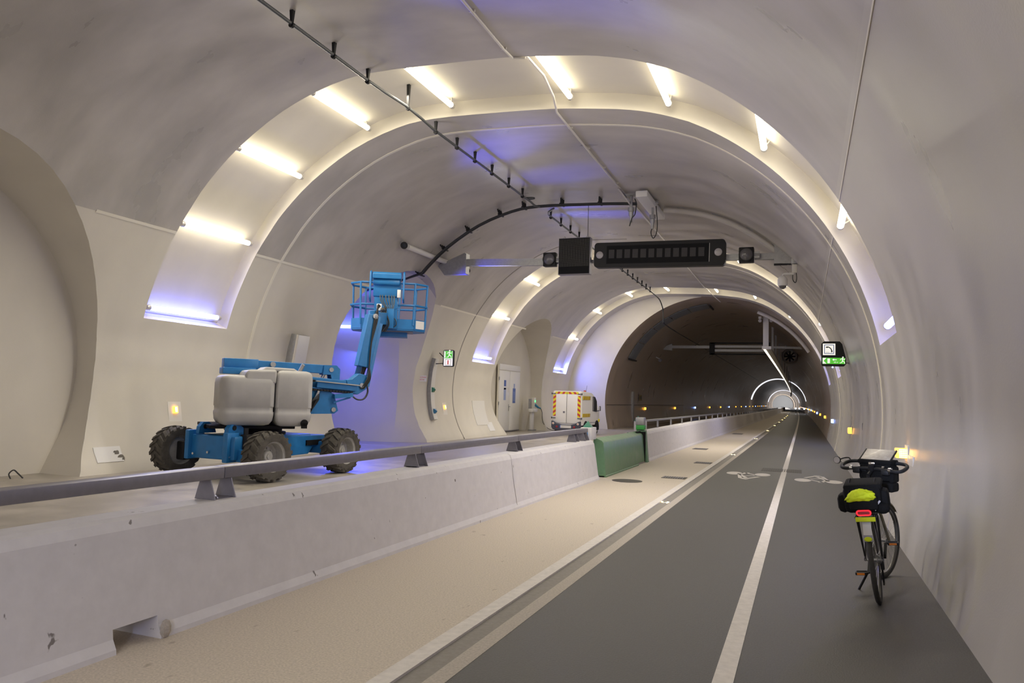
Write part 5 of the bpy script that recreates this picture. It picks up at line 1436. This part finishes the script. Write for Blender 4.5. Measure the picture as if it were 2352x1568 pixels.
# handlebar bag and map, hung in front of the bar
W0 = BK.matrix_basis.copy()
BKM = Matrix.Translation((.585, 6.93, 0)) @ Matrix.Rotation(radians(-7), 4, 'Z') @ Matrix.Rotation(radians(-7), 4, 'Y')
def bagroot(nm, lab, cat):
    t = thing(nm, lab, cat); t.matrix_world = BKM; return t
hbg = bagroot('handlebar_bag', 'black handlebar bag with a map in a clear case on top', 'bag')
mb = MB(ST); mb.cbox(hc+V((.01,.115,-.03)), (.30,.17,.17), .03); mb.cbox(hc+V((.03,.09,-.165)), (.31,.15,.09), .025); mb.build('bag_body', M_fabric, hbg)
mb = MB(ST); mb.cbox(hc+V((.01,.115,.06)), (.31,.18,.04), .012); mb.cbox(hc+V((.155,.11,-.05)), (.05,.14,.15), .02); mb.build('bag_lid', M_fabric, hbg)
MMAP = mat('printed_map', (.50,.47,.40,1), .45, var=.35, scale=22, col2=(.36,.30,.24,1), coat=.08)
mb = MB(ST); mb.cbox(hc+V((.0,.14,.11)), (.275,.21,.012), .004, Rx(30)); mb.build('map_case', MMAP, hbg)
mb = MB(ST)
for s in (-1, 1): mb.cbox(hc+V((.0+s*.14,.14,.11)), (.012,.21,.02), .004, Rx(30))
mb.build('map_case_edge', M_black, hbg)
mb = MB(ST); mb.cbox(hc+V((-.01,.03,.045)), (.06,.02,.03), .008); mb.build('clasp', M_chrome, hbg)
MB(ST).cyl(hc+V((-.0,-.005,-.02)), hc+V((.0,-.005,.03)), .028, n=14).build('mount_bracket', M_blackm, hbg)
# trunk bag
tb = bagroot('rack_bag', 'bulging black rack bag strapped on the bicycle above the red tail light', 'bag')
mb = MB(); mb.cbox((-.005,-.09,.865), (.285,.36,.215), .04); mb.build('bag_body', M_fabric, tb)
mb = MB(); mb.cbox((-.0,-.07,.972), (.285,.37,.05), .020, Rx(4)); mb.build('bag_lid', M_fabric, tb)
mb = MB(); mb.cbox((-.155,-.10,.835), (.09,.27,.155), .042); mb.build('side_pocket', M_fabric, tb)
mb = MB(); mb.cbox((.145,-.10,.85), (.075,.28,.17), .035); mb.ball((.13,-.24,.79), (.055,.05,.045), 12, 8); mb.build('side_pocket', M_fabric, tb)
mb = MB(); mb.cbox((-.0,-.285,.845), (.21,.05,.13), .02, Rx(-14)); mb.build('rear_pocket', M_fabric, tb)
mb = MB(); mb.box((-.02,-.305,.805), (.085,.006,.008)); mb.box((.105,-.285,.835), (.014,.012,.05), Ry(40)); mb.box((.078,-.30,.790), (.022,.01,.014), Ry(40)); mb.build('reflective_piping', M_lensg, tb)
mb = MB()
for x in (-.10, .09): mb.tube(catmull([(x,.09,.80),(x,.10,.985),(x,-.1,1.0),(x,-.275,.93),(x*1.05,-.31,.84)], 5), .009, 6, flat=.35)
mb.build('strap', M_black, tb)
# hi-vis jacket tucked on the bag
bm_ = bmesh.new(); bmesh.ops.create_icosphere(bm_, subdivisions=4, radius=1)
from mathutils import noise
for v in bm_.verts:
    p = v.co.copy(); nz = noise.noise(p*2.1+V((3,1,2)))*.28+noise.noise(p*4.7)*.12
    q = p*(1+nz); z = q.z*.050
    z += -.030*(q.x**2)*(1 if q.x < 0 else .35)
    v.co = V((q.x*.105, q.y*.045, z))
mb = MB(Matrix.Translation((-.015,-.30,.905)) @ Matrix.Rotation(radians(-30), 4, 'X')); bm_.verts.index_update()
mb.add([v.co.copy() for v in bm_.verts], [tuple(v.index for v in f.verts) for f in bm_.faces]); bm_.free()
hv = mb.build('hi_vis_jacket', M_hiv, None, smooth=180); hv.matrix_world = BKM
tag(hv, 'bright yellow rolled up jacket tucked onto the back of the black rack bag', 'jacket')
